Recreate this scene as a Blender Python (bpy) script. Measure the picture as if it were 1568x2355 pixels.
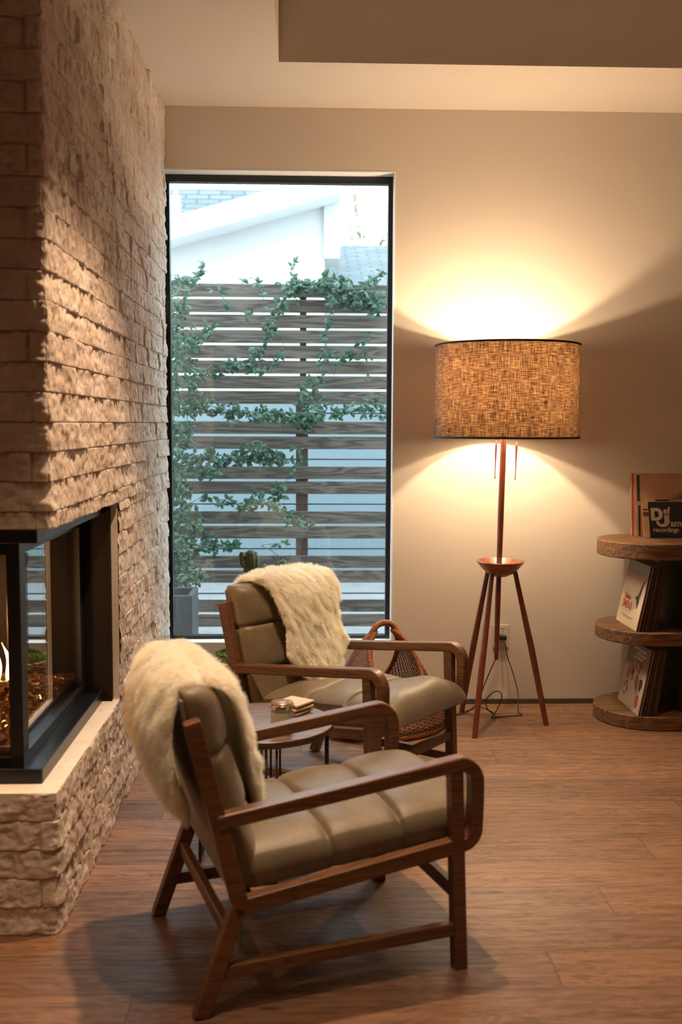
import bpy, bmesh, math, random
import numpy as np
from mathutils import Vector, Matrix
random.seed(7); RNG = np.random.default_rng(7)
for o in list(bpy.data.objects): bpy.data.objects.remove(o, do_unlink=True)
scn = bpy.context.scene
COL = scn.collection
PI = math.pi

# ------------------------------------------------------------------ camera
YAW, PITCH, ROLL, CAMH, FPX = .0343, .0852, .004, 1.41, 2382.4
cd = bpy.data.cameras.new('camera'); cam = bpy.data.objects.new('camera', cd); COL.objects.link(cam)
scn.camera = cam
cd.sensor_fit = 'VERTICAL'; cd.sensor_height = 36; cd.sensor_width = 24; cd.lens = FPX / 2355 * 36
cd.clip_start = .05; cd.clip_end = 200
cd.dof.use_dof = True; cd.dof.focus_distance = 4.6; cd.dof.aperture_fstop = 2.8
_cy, _sy, _cp, _sp = math.cos(YAW), math.sin(YAW), math.cos(PITCH), math.sin(PITCH)
_cr, _sr = math.cos(ROLL), math.sin(ROLL)
R_ = Vector((_cy, -_sy, 0)); F_ = Vector((_sy*_cp, _cy*_cp, -_sp)); U_ = Vector((_sy*_sp, _cy*_sp, _cp))
R2 = R_*_cr + U_*_sr; U2 = -R_*_sr + U_*_cr
M = Matrix((R2, U2, -F_)).transposed().to_4x4(); M.translation = Vector((0, 0, CAMH))
cam.matrix_world = M
# ------------------------------------------------------------------ world, lights, exposure
scn.view_settings.view_transform = 'Standard'; scn.view_settings.look = 'None'
scn.view_settings.exposure = 0.0; scn.view_settings.gamma = 1.0; scn.view_settings.use_curve_mapping = False
SKY_STRENGTH = 6.5; SKY_COLOR = (.80, .93, 1.0)
BULB_W = 33.0; BULB_COLOR = (1.0, .75, .47)
SPOT_COLOR = (1.0, .67, .42)
wd = bpy.data.worlds.new('sky'); scn.world = wd; wd.use_nodes = True
wn = wd.node_tree.nodes; wl = wd.node_tree.links
bg = wn['Background']; bg.inputs[0].default_value = SKY_COLOR + (1,); bg.inputs[1].default_value = SKY_STRENGTH
# recessed downlights in the ceiling: (x, y, z, watts, cone deg, tilt towards)
DOWNLIGHTS = [(.12, 3.05, 2.915, 330, 78), (.20, 2.0, 2.915, 150, 66), (1.6, .2, 2.915, 12, 120), (-1.45, .9, 2.915, 60, 105), (-1.9, 2.0, 2.915, 10, 120)]

# ------------------------------------------------------------------ helpers
def link(o, parent=None):
    COL.objects.link(o)
    if parent: o.parent = parent
    return o
def tag(o, label=None, cat=None, group=None, kind=None):
    if label: o['label'] = label
    if cat: o['category'] = cat
    if group: o['group'] = group
    if kind: o['kind'] = kind
    return o
def empty(name, loc=(0, 0, 0), rz=0):
    o = bpy.data.objects.new(name, None); o.location = loc; o.rotation_euler = (0, 0, rz)
    o.empty_display_size = .05
    return link(o)
def npobj(name, V, Fq, mat, parent=None, smooth=True, matidx=None, mats=None):
    """V (n,3) array, Fq (m,k) int array or list of lists"""
    me = bpy.data.meshes.new(name)
    if isinstance(Fq, np.ndarray):
        m, k = Fq.shape
        me.vertices.add(len(V)); me.vertices.foreach_set('co', np.asarray(V, dtype=np.float32).ravel())
        me.loops.add(m*k); me.loops.foreach_set('vertex_index', Fq.astype(np.int32).ravel())
        me.polygons.add(m); me.polygons.foreach_set('loop_start', np.arange(0, m*k, k, dtype=np.int32))
        me.update(calc_edges=True)
    else:
        me.from_pydata([tuple(v) for v in V], [], Fq)
    for mt in (mats or [mat]): me.materials.append(mt)
    if matidx is not None: me.polygons.foreach_set('material_index', np.asarray(matidx, dtype=np.int32))
    me.polygons.foreach_set('use_smooth', np.full(len(me.polygons), smooth))
    me.update()
    return link(bpy.data.objects.new(name, me), parent)
class MB:
    def __init__(s): s.V = []; s.F = []; s.MI = []; s.mi = 0
    def add(s, V, F):
        b = len(s.V); s.V += [tuple(v) for v in V]; s.F += [[i+b for i in f] for f in F]; s.MI += [s.mi]*len(F)
    def box(s, a, b):
        (x0, y0, z0), (x1, y1, z1) = a, b
        s.add([(x0,y0,z0),(x1,y0,z0),(x1,y1,z0),(x0,y1,z0),(x0,y0,z1),(x1,y0,z1),(x1,y1,z1),(x0,y1,z1)],
              [[0,3,2,1],[4,5,6,7],[0,1,5,4],[1,2,6,5],[2,3,7,6],[3,0,4,7]])
    def beam(s, p0, p1, w, h, up=(0, 0, 1)):
        p0, p1 = Vector(p0), Vector(p1); d = (p1-p0).normalized(); up = Vector(up)
        x = d.cross(up).normalized(); y = x.cross(d).normalized()
        V = [p + x*a*w/2 + y*b*h/2 for p in (p0, p1) for a, b in ((-1,-1),(1,-1),(1,1),(-1,1))]
        s.add(V, [[3,2,1,0],[4,5,6,7],[0,1,5,4],[1,2,6,5],[2,3,7,6],[3,0,4,7]])
    def tube(s, pts, r, n=8, cap=True, closed=False):
        pts = [Vector(p) for p in pts]; m = len(pts)
        rs = r if hasattr(r, '__len__') else [r]*m
        base = len(s.V); prev = None
        for i, p in enumerate(pts):
            if closed: d = pts[(i+1) % m]-pts[i-1]
            else: d = (pts[min(i+1, m-1)]-pts[max(i-1, 0)])
            if d.length < 1e-9: d = Vector((0,0,1))
            d.normalize()
            if prev is None:
                a = Vector((0,0,1)) if abs(d.z) < .9 else Vector((1,0,0))
                x = d.cross(a).normalized()
            else: x = (prev - d*prev.dot(d)).normalized()
            prev = x; y = d.cross(x)
            for k in range(n):
                t = 2*PI*k/n; s.V.append(tuple(p + (x*math.cos(t)+y*math.sin(t))*rs[i]))
        segs = m if closed else m-1
        for i in range(segs):
            j = (i+1) % m
            for k in range(n):
                s.F.append([base+i*n+k, base+i*n+(k+1)%n, base+j*n+(k+1)%n, base+j*n+k]); s.MI.append(s.mi)
        if cap and not closed:
            s.F.append([base+k for k in range(n)][::-1]); s.F.append([base+(m-1)*n+k for k in range(n)]); s.MI += [s.mi]*2
    def lathe(s, prof, c=(0, 0, 0), n=48, cap0=True, cap1=True):
        base = len(s.V); m = len(prof)
        for r, z in prof:
            for k in range(n):
                t = 2*PI*k/n; s.V.append((c[0]+r*math.cos(t), c[1]+r*math.sin(t), c[2]+z))
        for i in range(m-1):
            for k in range(n):
                s.F.append([base+i*n+k, base+i*n+(k+1)%n, base+(i+1)*n+(k+1)%n, base+(i+1)*n+k]); s.MI.append(s.mi)
        if cap0: s.F.append([base+k for k in range(n)][::-1]); s.MI.append(s.mi)
        if cap1: s.F.append([base+(m-1)*n+k for k in range(n)]); s.MI.append(s.mi)
    def prism(s, poly, z0, z1):
        n = len(poly)
        s.add([(x, y, z0) for x, y in poly]+[(x, y, z1) for x, y in poly],
              [list(range(n))[::-1], list(range(n, 2*n))]+[[i, (i+1)%n, n+(i+1)%n, n+i] for i in range(n)])
    def sweep(s, pts, side, w, h, closed=False):
        """rectangular section swept in a plane whose normal is side; h in plane, w along side"""
        pts = [Vector(p) for p in pts]; side = Vector(side).normalized(); m = len(pts); base = len(s.V)
        for i in range(m):
            d = (pts[min(i+1, m-1)]-pts[max(i-1, 0)]).normalized(); nn = side.cross(d).normalized()
            sc = 1.0
            if 0 < i < m-1:
                c = (pts[i]-pts[i-1]).normalized().dot((pts[i+1]-pts[i]).normalized())
                sc = 1/max(.5, math.sqrt((1+c)/2))
            for a, b in ((-1,-1),(1,-1),(1,1),(-1,1)): s.V.append(tuple(pts[i]+side*a*w/2+nn*b*h/2*sc))
        for i in range(m-1):
            for k in range(4): s.F.append([base+i*4+k, base+i*4+(k+1)%4, base+i*4+4+(k+1)%4, base+i*4+4+k]); s.MI.append(s.mi)
        s.F.append([base+k for k in range(4)][::-1]); s.F.append([base+(m-1)*4+k for k in range(4)]); s.MI += [s.mi]*2
    def build(s, name, mat, parent=None, smooth=False, bevel=0, seg=2, mats=None):
        o = npobj(name, s.V, s.F, mat, parent, smooth, s.MI if mats else None, mats)
        bm = bmesh.new(); bm.from_mesh(o.data); bmesh.ops.recalc_face_normals(bm, faces=bm.faces); bm.to_mesh(o.data); bm.free()
        if bevel:
            md = o.modifiers.new('bevel', 'BEVEL'); md.width = bevel; md.segments = seg; md.limit_method = 'ANGLE'; md.angle_limit = .6
            o.data.polygons.foreach_set('use_smooth', np.full(len(o.data.polygons), True))
            md.harden_normals = True
        return o
def autosmooth(o, ang=.6):
    me = o.data
    bm = bmesh.new(); bm.from_mesh(me)
    for e in bm.edges:
        if len(e.link_faces) == 2 and e.calc_face_angle(0) > ang: e.smooth = False
    for f in bm.faces: f.smooth = True
    bm.to_mesh(me); bm.free()
    return o
# numpy value noise
_tab = RNG.random((256, 256)).astype(np.float64)
def vnoise(x, y, seed=0):
    x = x + seed*17.3; y = y + seed*9.7
    xi = np.floor(x).astype(int); yi = np.floor(y).astype(int); fx = x-xi; fy = y-yi
    fx = fx*fx*(3-2*fx); fy = fy*fy*(3-2*fy)
    a = _tab[xi & 255, yi & 255]; b = _tab[(xi+1) & 255, yi & 255]; c = _tab[xi & 255, (yi+1) & 255]; d = _tab[(xi+1) & 255, (yi+1) & 255]
    return (a*(1-fx)+b*fx)*(1-fy)+(c*(1-fx)+d*fx)*fy
def fbm(x, y, oct=4, seed=0):
    s = 0; a = .5
    for i in range(oct): s = s + a*vnoise(x*2**i, y*2**i, seed+i*3); a *= .5
    return s

# ------------------------------------------------------------------ materials
class NT:
    def __init__(s, name):
        s.m = bpy.data.materials.new(name); s.m.use_nodes = True; s.t = s.m.node_tree; s.n = s.t.nodes; s.b = s.n['Principled BSDF']; s.out = s.n['Material Output']
    def new(s, typ, **k):
        n = s.n.new(typ)
        for a, v in k.items():
            if a.startswith('i_'):
                key = a[2:].replace('_', ' '); n.inputs[key].default_value = v
            else: setattr(n, a, v)
        return n
    def l(s, a, b): s.t.links.new(a, b)
    def coord(s, scale=(1,1,1), kind='Object', rot=(0,0,0), loc=(0,0,0)):
        tc = s.new('ShaderNodeTexCoord'); mp = s.new('ShaderNodeMapping')
        mp.inputs['Scale'].default_value = scale; mp.inputs['Rotation'].default_value = rot; mp.inputs['Location'].default_value = loc
        s.l(tc.outputs[kind], mp.inputs['Vector']); return mp.outputs[0]
    def noise(s, vec, scale=5, detail=4, rough=.5, dist=0):
        n = s.new('ShaderNodeTexNoise'); n.inputs['Scale'].default_value = scale; n.inputs['Detail'].default_value = detail
        n.inputs['Roughness'].default_value = rough; n.inputs['Distortion'].default_value = dist
        if vec: s.l(vec, n.inputs['Vector'])
        return n.outputs['Fac']
    def ramp(s, fac, stops):
        r = s.new('ShaderNodeValToRGB'); e = r.color_ramp.elements
        e[0].position, e[0].color = stops[0][0], tuple(stops[0][1])+(1,); e[1].position, e[1].color = stops[-1][0], tuple(stops[-1][1])+(1,)
        for p, c in stops[1:-1]:
            x = e.new(p); x.color = tuple(c)+(1,)
        s.l(fac, r.inputs[0]); return r.outputs[0]
    def mix(s, a, b, fac, typ='MIX'):
        n = s.new('ShaderNodeMix', data_type='RGBA', blend_type=typ)
        for i, v in ((0, fac), (6, a), (7, b)):
            if hasattr(v, 'is_output') or hasattr(v, 'links'): s.l(v, n.inputs[i])
            else: n.inputs[i].default_value = (tuple(v)+(1,)) if hasattr(v, '__len__') else v
        return n.outputs[2]
    def math(s, op, a, b=0.0):
        n = s.new('ShaderNodeMath', operation=op)
        for i, v in ((0, a), (1, b)):
            if hasattr(v, 'links'): s.l(v, n.inputs[i])
            else: n.inputs[i].default_value = v
        return n.outputs[0]
    def bump(s, h, strength=.3, dist=.01):
        n = s.new('ShaderNodeBump'); n.inputs['Strength'].default_value = strength; n.inputs['Distance'].default_value = dist
        s.l(h, n.inputs['Height']); s.l(n.outputs[0], s.b.inputs['Normal']); return n
    def col(s, c):
        if hasattr(c, 'links'): s.l(c, s.b.inputs['Base Color'])
        else: s.b.inputs['Base Color'].default_value = tuple(c)+(1,)
def simple(name, color, rough=.5, metal=0, var=.12, scale=8, bump=0, spec=.5, vs=(1,1,1)):
    t = NT(name); v = t.coord(vs); f = t.noise(v, scale, 5, .6)
    a = tuple(c*(1-var) for c in color); b = tuple(min(1, c*(1+var)) for c in color)
    t.col(t.ramp(f, [(.3, a), (.7, b)])); t.b.inputs['Roughness'].default_value = rough; t.b.inputs['Metallic'].default_value = metal
    t.b.inputs['Specular IOR Level'].default_value = spec
    if bump: t.bump(t.noise(v, scale*12, 4, .6), bump, .002)
    return t.m
def wood(name, dark, light, axis='x', scale=1.0, rough=.45, knots=0, coat=0, bump=.15):
    t = NT(name)
    sc = {'x': (1.2, 14, 14), 'y': (14, 1.2, 14), 'z': (14, 14, 1.2)}[axis]
    v = t.coord(tuple(s*scale for s in sc))
    big = t.noise(v, 1.3, 3, .5, .6)
    v2 = t.coord(tuple(s*scale*(4 if s > 2 else 1.5) for s in sc))
    fine = t.noise(v2, 2.2, 6, .65, .3)
    w = t.new('ShaderNodeMath', operation='SINE'); t.l(t.math('MULTIPLY', big, 42), w.inputs[0])
    rings = t.math('MULTIPLY', t.math('ADD', w.outputs[0], 1), .5)
    f = t.math('ADD', t.math('MULTIPLY', rings, .45), t.math('MULTIPLY', fine, .6))
    c = t.ramp(f, [(.2, dark), (.5, tuple((a+b)/2 for a, b in zip(dark, light))), (.85, light)])
    t.col(c); t.b.inputs['Roughness'].default_value = rough
    t.b.inputs['Coat Weight'].default_value = coat; t.b.inputs['Coat Roughness'].default_value = .25
    t.bump(f, bump, .002)
    return t.m
MT = {}
def unproject(px_, py_, y):
    """image pixel cast through the camera onto the vertical plane at y"""
    d = R2*((px_-784)/FPX)-U2*((py_-1177.5)/FPX)+F_; return Vector((0, 0, CAMH))+d*(y/d.y)
MT['paint'] = simple('warm white wall paint', (.66, .575, .50), .75, var=.015, scale=2, bump=.08, spec=.3)
MT['ceiling'] = simple('ceiling paint', (.62, .54, .47), .8, var=.01, scale=2, spec=.2)
MT['reveal'] = simple('white reveal paint', (.84, .83, .82), .6, var=.01)
MT['black_metal'] = simple('black powder coated metal', (.016, .017, .019), .38, 0, .15, 20, .05)
MT['frame'] = simple('black window frame', (.012, .013, .015), .35, 0, .1, 20)
MT['chrome'] = simple('chrome', (.8, .8, .8), .12, 1, .02)
MT['dark_steel'] = simple('dark steel sill', (.022, .025, .032), .32, .6, .2, 15)
MT['walnut'] = wood('walnut stained frame wood', (.075, .030, .011), (.165, .070, .026), 'x', 1.6, .42, coat=.15)
MT['lampwood'] = wood('red walnut lamp wood', (.105, .022, .010), (.21, .05, .020), 'z', 1.8, .32, coat=.3)
MT['bowlwood'] = wood('red walnut bowl wood', (.14, .035, .012), (.34, .10, .035), 'x', 2.2, .32, coat=.3)
MT['tabletop'] = wood('walnut veneer', (.085, .05, .035), (.21, .135, .10), 'x', 1.3, .38, coat=.2)
MT['tableedge'] = wood('dark table edge', (.045, .025, .015), (.09, .05, .03), 'x', 2, .45)
MT['shelfwood'] = wood('rough aged shelf wood', (.07, .032, .014), (.235, .115, .052), 'x', .9, .6, bump=.5)
MT['coaster'] = wood('pale coaster wood', (.50, .36, .22), (.68, .52, .35), 'x', 3, .5)
MT['coasteredge'] = simple('brown coaster edge', (.22, .11, .05), .6)
MT['rattan'] = simple('brown rattan', (.17, .062, .026), .42, 0, .45, 60, .4)
MT['rattanrim'] = simple('honey rattan rim', (.36, .13, .045), .4, 0, .35, 60, .3)
MT['seagrass'] = simple('woven seagrass', (.20, .105, .052), .7, 0, .5, 45, .5)
MT['seagrassrim'] = simple('pale seagrass rim', (.42, .34, .22), .7, 0, .3, 45, .5)
MT['moss'] = simple('green moss', (.085, .19, .022), .85, 0, .5, 35, .6)
MT['cactus'] = simple('cactus skin', (.050, .085, .028), .5, 0, .25, 15, .2)
MT['spine'] = simple('cactus spine', (.42, .38, .22), .6)
MT['soil'] = simple('potting soil', (.03, .02, .012), .9, 0, .5, 60, .8)
MT['pot'] = simple('clay pot', (.30, .17, .10), .7)
MT['cord'] = simple('black rubber cord', (.01, .01, .01), .45)
MT['plate'] = simple('ivory plastic', (.62, .58, .50), .35, var=.02)
MT['slot'] = simple('outlet slot', (.03, .025, .02), .6)
MT['wax'] = simple('candle wax', (.66, .60, .48), .45, var=.04)
MT['cork'] = simple('copper lid', (.33, .20, .14), .35, .5, .35, 90)
MT['leaf'] = None
MT['paperedge'] = simple('paper edge', (.30, .22, .14), .8, 0, .3, 90)
def leather():
    t = NT('olive tan leather'); v = t.coord((1,1,1))
    f = t.math('ADD', t.math('MULTIPLY', t.noise(v, 9, 5, .6), .7), t.math('MULTIPLY', t.noise(v, 60, 3, .6), .3))
    t.col(t.ramp(f, [(.3, (.115, .084, .045)), (.55, (.162, .122, .070)), (.75, (.21, .162, .098))]))
    t.b.inputs['Roughness'].default_value = .5
    t.b.inputs['Sheen Weight'].default_value = .15
    t.bump(t.noise(v, 260, 3, .6), .12, .001); return t.m
MT['leather'] = leather()
MT['backcloth'] = simple('grey backing cloth', (.25, .245, .215), .8, var=.06, scale=80, bump=.1)
def fleece(name, c0, c1):
    t = NT(name); v = t.coord((1,1,1))
    f = t.noise(v, 11, 5, .65)
    t.col(t.ramp(f, [(.32, c0), (.6, c1)])); t.b.inputs['Roughness'].default_value = .85
    t.b.inputs['Specular IOR Level'].default_value = .15
    t.b.inputs['Sheen Weight'].default_value = .3
    tr = t.new('ShaderNodeBsdfTranslucent'); tr.inputs[0].default_value = tuple(c1)+(1,)
    mx = t.new('ShaderNodeMixShader'); mx.inputs[0].default_value = .5
    t.l(t.b.outputs[0], mx.inputs[1]); t.l(tr.outputs[0], mx.inputs[2]); t.l(mx.outputs[0], t.out.inputs[0])
    return t.m
MT['fleece'] = fleece('cream sheep fleece', (.95, .90, .73), (.99, .97, .89))
MT['hide'] = simple('sheep hide', (.62, .52, .38), .8)
def stone(name, c0, c1, c2, bs=.5):
    t = NT(name); v = t.coord((1,1,1))
    f = t.noise(v, 5, 6, .6); g = t.noise(v, 38, 6, .7)
    base = t.ramp(f, [(.3, c0), (.5, c1), (.7, c2)])
    st = t.ramp(g, [(.28, (.55, .42, .32)), (.42, (1, 1, 1))])
    t.col(t.mix(base, st, .75, 'MULTIPLY')); t.b.inputs['Roughness'].default_value = .85
    t.b.inputs['Specular IOR Level'].default_value = .25
    t.bump(t.math('ADD', g, t.math('MULTIPLY', t.noise(v, 140, 4, .7), .4)), bs, .006); return t.m
MT['stone'] = stone('split face limestone', (.54, .425, .345), (.67, .56, .47), (.77, .68, .60), .7)
MT['cutstone'] = stone('cut limestone', (.66, .57, .46), (.76, .68, .57), (.82, .75, .66), .15)
def floor_mat():
    t = NT('wide oak planks'); v = t.coord((1,1,1))
    br = t.new('ShaderNodeTexBrick'); br.offset = 0; br.offset_frequency = 2; br.squash = 1
    br.inputs['Scale'].default_value = 1; br.inputs['Brick Width'].default_value = 1.9; br.inputs['Row Height'].default_value = .19
    br.inputs['Mortar Size'].default_value = .0022; br.inputs['Mortar Smooth'].default_value = .6; br.inputs['Bias'].default_value = 0
    br.inputs['Color1'].default_value = (0,0,0,1); br.inputs['Color2'].default_value = (1,1,1,1); br.inputs['Mortar'].default_value = (.5,.5,.5,1)
    sp = t.new('ShaderNodeSeparateXYZ'); t.l(v, sp.inputs[0]); row_ = t.math('FLOOR', t.math('DIVIDE', sp.outputs[1], .19))
    cb = t.new('ShaderNodeCombineXYZ'); t.l(t.math('ADD', sp.outputs[0], t.math('MULTIPLY', row_, .827)), cb.inputs[0]); t.l(sp.outputs[1], cb.inputs[1])
    t.l(cb.outputs[0], br.inputs['Vector'])
    # per-plank offset of the grain
    sep = t.new('ShaderNodeSeparateColor'); t.l(br.outputs['Color'], sep.inputs[0])
    cmb = t.new('ShaderNodeCombineXYZ'); t.l(t.math('MULTIPLY', sep.outputs[0], 37), cmb.inputs[0]); t.l(t.math('MULTIPLY', sep.outputs[0], 11), cmb.inputs[1])
    add = t.new('ShaderNodeVectorMath', operation='ADD'); t.l(v, add.inputs[0]); t.l(cmb.outputs[0], add.inputs[1])
    def mp(sc):
        m = t.new('ShaderNodeMapping'); m.inputs['Scale'].default_value = sc; t.l(add.outputs[0], m.inputs[0]); return m.outputs[0]
    g1 = t.noise(mp((1.6, 22, 1)), 2.2, 6, .65, .5); g2 = t.noise(mp((5, 90, 1)), 2, 5, .6, .2); g3 = t.noise(mp((.9, 4, 1)), 2.5, 4, .55, 1.2)
    w = t.new('ShaderNodeMath', operation='SINE'); t.l(t.math('MULTIPLY', g3, 60), w.inputs[0])
    gr = t.math('ADD', t.math('ADD', t.math('MULTIPLY', g1, .55), t.math('MULTIPLY', g2, .35)), t.math('MULTIPLY', w.outputs[0], .05))
    c = t.ramp(gr, [(.30, (.10, .050, .028)), (.44, (.205, .112, .064)), (.58, (.295, .168, .101)), (.72, (.40, .24, .15))])
    pl = t.ramp(sep.outputs[0], [(0, (.62, .60, .60)), (.25, (1.0, .94, .88)), (.45, (.78, .74, .72)), (.7, (1.05, 1.0, .95)), (.85, (.86, .76, .70)), (1, (1.2, 1.12, 1.05))])
    c = t.mix(c, pl, 1.0, 'MULTIPLY')
    vo = t.new('ShaderNodeTexVoronoi'); vo.inputs['Scale'].default_value = 1; vo.inputs['Randomness'].default_value = 1
    m = t.new('ShaderNodeMapping'); m.inputs['Scale'].default_value = (2.4, 9, 1); t.l(add.outputs[0], m.inputs[0])
    nn = t.new('ShaderNodeTexNoise'); nn.inputs['Scale'].default_value = 9; t.l(m.outputs[0], nn.inputs['Vector'])
    mv = t.new('ShaderNodeMix', data_type='VECTOR'); mv.inputs[0].default_value = .12; t.l(m.outputs[0], mv.inputs[4]); t.l(nn.outputs['Color'], mv.inputs[5])
    t.l(mv.outputs[1], vo.inputs['Vector'])
    kn = t.ramp(vo.outputs['Distance'], [(.03, (.10, .07, .06)), (.09, (1, 1, 1))])
    c = t.mix(c, kn, .8, 'MULTIPLY')
    c = t.mix(c, (.05, .028, .018), t.math('MULTIPLY', br.outputs['Fac'], .9))
    t.col(c)
    t.l(t.ramp(gr, [(.3, (.55, .55, .55)), (.7, (.40, .40, .40))]), t.b.inputs['Roughness'])
    t.bump(t.math('SUBTRACT', gr, t.math('MULTIPLY', br.outputs['Fac'], .8)), .18, .004)
    return t.m
MT['floor'] = floor_mat()
def pane_mat(name, tint, refl=1.0):
    t = NT(name); t.n.remove(t.b)
    lw = t.new('ShaderNodeLayerWeight'); lw.inputs[0].default_value = .5
    p = t.math('POWER', lw.outputs['Facing'], 5.0); fac = t.math('ADD', t.math('MULTIPLY', p, .94*refl), .045*refl)
    tr = t.new('ShaderNodeBsdfTransparent'); tr.inputs[0].default_value = tuple(tint)+(1,)
    gl = t.new('ShaderNodeBsdfGlossy'); gl.inputs['Roughness'].default_value = .0; gl.inputs[0].default_value = (1,1,1,1)
    mx = t.new('ShaderNodeMixShader'); t.l(fac, mx.inputs[0]); t.l(tr.outputs[0], mx.inputs[1]); t.l(gl.outputs[0], mx.inputs[2]); t.l(mx.outputs[0], t.out.inputs[0])
    return t.m
MT['pane'] = pane_mat('window glass', (.93, .97, .97))
MT['fireglass'] = pane_mat('fireplace glass', (.9, .88, .85), 1.6)
MT['jar'] = pane_mat('jar glass', (.95, .97, .96))
def emis(name, color, strength):
    t = NT(name); t.n.remove(t.b); e = t.new('ShaderNodeEmission'); e.inputs[0].default_value = tuple(color)+(1,); e.inputs[1].default_value = strength
    t.l(e.outputs[0], t.out.inputs[0]); return t.m
def flame_mat():
    t = NT('gas flame'); t.n.remove(t.b); v = t.coord((1,1,1), 'Generated')
    sx = t.new('ShaderNodeSeparateXYZ'); t.l(v, sx.inputs[0])
    c = t.ramp(sx.outputs[2], [(0, (1, .55, .18)), (.35, (1, .78, .42)), (1, (1, .50, .14))])
    e = t.new('ShaderNodeEmission'); t.l(c, e.inputs[0]); e.inputs[1].default_value = 9
    t.l(e.outputs[0], t.out.inputs[0]); return t.m
def linen():
    t = NT('brown linen lampshade'); t.n.remove(t.b); v = t.coord((1,1,1), 'UV')
    def mp(sc):
        m = t.new('ShaderNodeMapping'); m.inputs['Scale'].default_value = sc; t.l(v, m.inputs[0]); return m.outputs[0]
    h = t.noise(mp((9, 95, 1)), 1, 3, .65); w = t.noise(mp((110, 7, 1)), 1, 3, .65); b = t.noise(mp((8, 6, 1)), 1, 3, .5)
    f = t.math('ADD', t.math('ADD', t.math('MULTIPLY', h, .5), t.math('MULTIPLY', w, .5)), t.math('MULTIPLY', b, .12))
    tc = t.ramp(f, [(.43, (.022, .010, .006)), (.54, (.12, .060, .030)), (.66, (.42, .245, .13))])
    dc = t.ramp(f, [(.4, (.05, .048, .05)), (.7, (.14, .135, .14))])
    tr = t.new('ShaderNodeBsdfTranslucent'); t.l(tc, tr.inputs[0]); df = t.new('ShaderNodeBsdfDiffuse'); t.l(dc, df.inputs[0])
    lw = t.new('ShaderNodeLayerWeight'); lw.inputs[0].default_value = .5
    mx = t.new('ShaderNodeMixShader'); t.l(t.math('SUBTRACT', .60, t.math('MULTIPLY', t.math('POWER', lw.outputs['Facing'], 2.2), .56)), mx.inputs[0]); t.l(df.outputs[0], mx.inputs[1]); t.l(tr.outputs[0], mx.inputs[2]); t.l(mx.outputs[0], t.out.inputs[0])
    return t.m
MT['linen'] = linen()
def lining():
    t = NT('white shade lining'); t.n.remove(t.b)
    tr = t.new('ShaderNodeBsdfTranslucent'); tr.inputs[0].default_value = (.8, .72, .6, 1); df = t.new('ShaderNodeBsdfDiffuse'); df.inputs[0].default_value = (.85, .82, .76, 1)
    mx = t.new('ShaderNodeMixShader'); mx.inputs[0].default_value = .35; t.l(df.outputs[0], mx.inputs[1]); t.l(tr.outputs[0], mx.inputs[2]); t.l(mx.outputs[0], t.out.inputs[0])
    return t.m
MT['lining'] = lining()
MT['trim'] = simple('charcoal shade trim', (.022, .02, .022), .7)
def leafmat(name, c0, c1, sc=22):
    t = NT(name); v = t.coord((1,1,1)); f = t.noise(v, sc, 2, .5)
    t.col(t.ramp(f, [(.35, c0), (.65, c1)])); t.b.inputs['Roughness'].default_value = .35
    tr = t.new('ShaderNodeBsdfTranslucent'); tr.inputs[0].default_value = (c1[0]*1.2, c1[1]*1.3, c1[2], 1)
    mx = t.new('ShaderNodeMixShader'); mx.inputs[0].default_value = .2
    t.l(t.b.outputs[0], mx.inputs[1]); t.l(tr.outputs[0], mx.inputs[2]); t.l(mx.outputs[0], t.out.inputs[0])
    return t.m
MT['leaf'] = leafmat('jasmine leaves', (.020, .060, .042), (.060, .135, .088))
MT['treeleaf'] = leafmat('pale tree leaves', (.60, .58, .46), (.74, .73, .64), 3)
MT['vinestem'] = simple('vine stem', (.10, .085, .06), .7)
MT['bark'] = simple('pale bark', (.30, .27, .23), .8)
MT['tie'] = simple('teal plant tie', (.02, .35, .32), .5)
MT['fenceboard'] = wood('grey brown stained cedar', (.036, .031, .027), (.165, .14, .12), 'x', .8, .55, bump=.3)
MT['post'] = simple('red brown steel post', (.085, .042, .034), .55)
MT['wire'] = simple('dark wire rope', (.02, .025, .03), .4)
MT['stucco'] = simple('white stucco', (.56, .57, .57), .9, var=.02, scale=4, bump=.2)
MT['fascia'] = simple('white painted fascia', (.76, .77, .77), .6, var=.01)
MT['passageshade'] = simple('pale blue grey passage shade', (.185, .245, .275), .9, var=.02, scale=4)  # shade of the passage behind the fence, put into the colour
MT['concrete'] = simple('grey concrete', (.22, .23, .24), .8, 0, .12, 6, .2)
MT['planter'] = simple('dark grey fibre planter', (.045, .055, .065), .6, 0, .2, 5, .2)
def shingle():
    t = NT('grey roof shingles'); v = t.coord((1,1,1), 'UV')
    br = t.new('ShaderNodeTexBrick'); br.offset = .5
    br.inputs['Scale'].default_value = 1; br.inputs['Brick Width'].default_value = .30; br.inputs['Row Height'].default_value = .14
    br.inputs['Mortar Size'].default_value = .016; br.inputs['Color1'].default_value = (.10, .125, .14, 1); br.inputs['Color2'].default_value = (.145, .17, .19, 1); br.inputs['Mortar'].default_value = (.07, .09, .10, 1)
    t.l(v, br.inputs['Vector']); t.col(br.outputs['Color']); t.b.inputs['Roughness'].default_value = .9
    t.bump(br.outputs['Fac'], -.5, .02); return t.m
MT['shingle'] = shingle()

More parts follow.
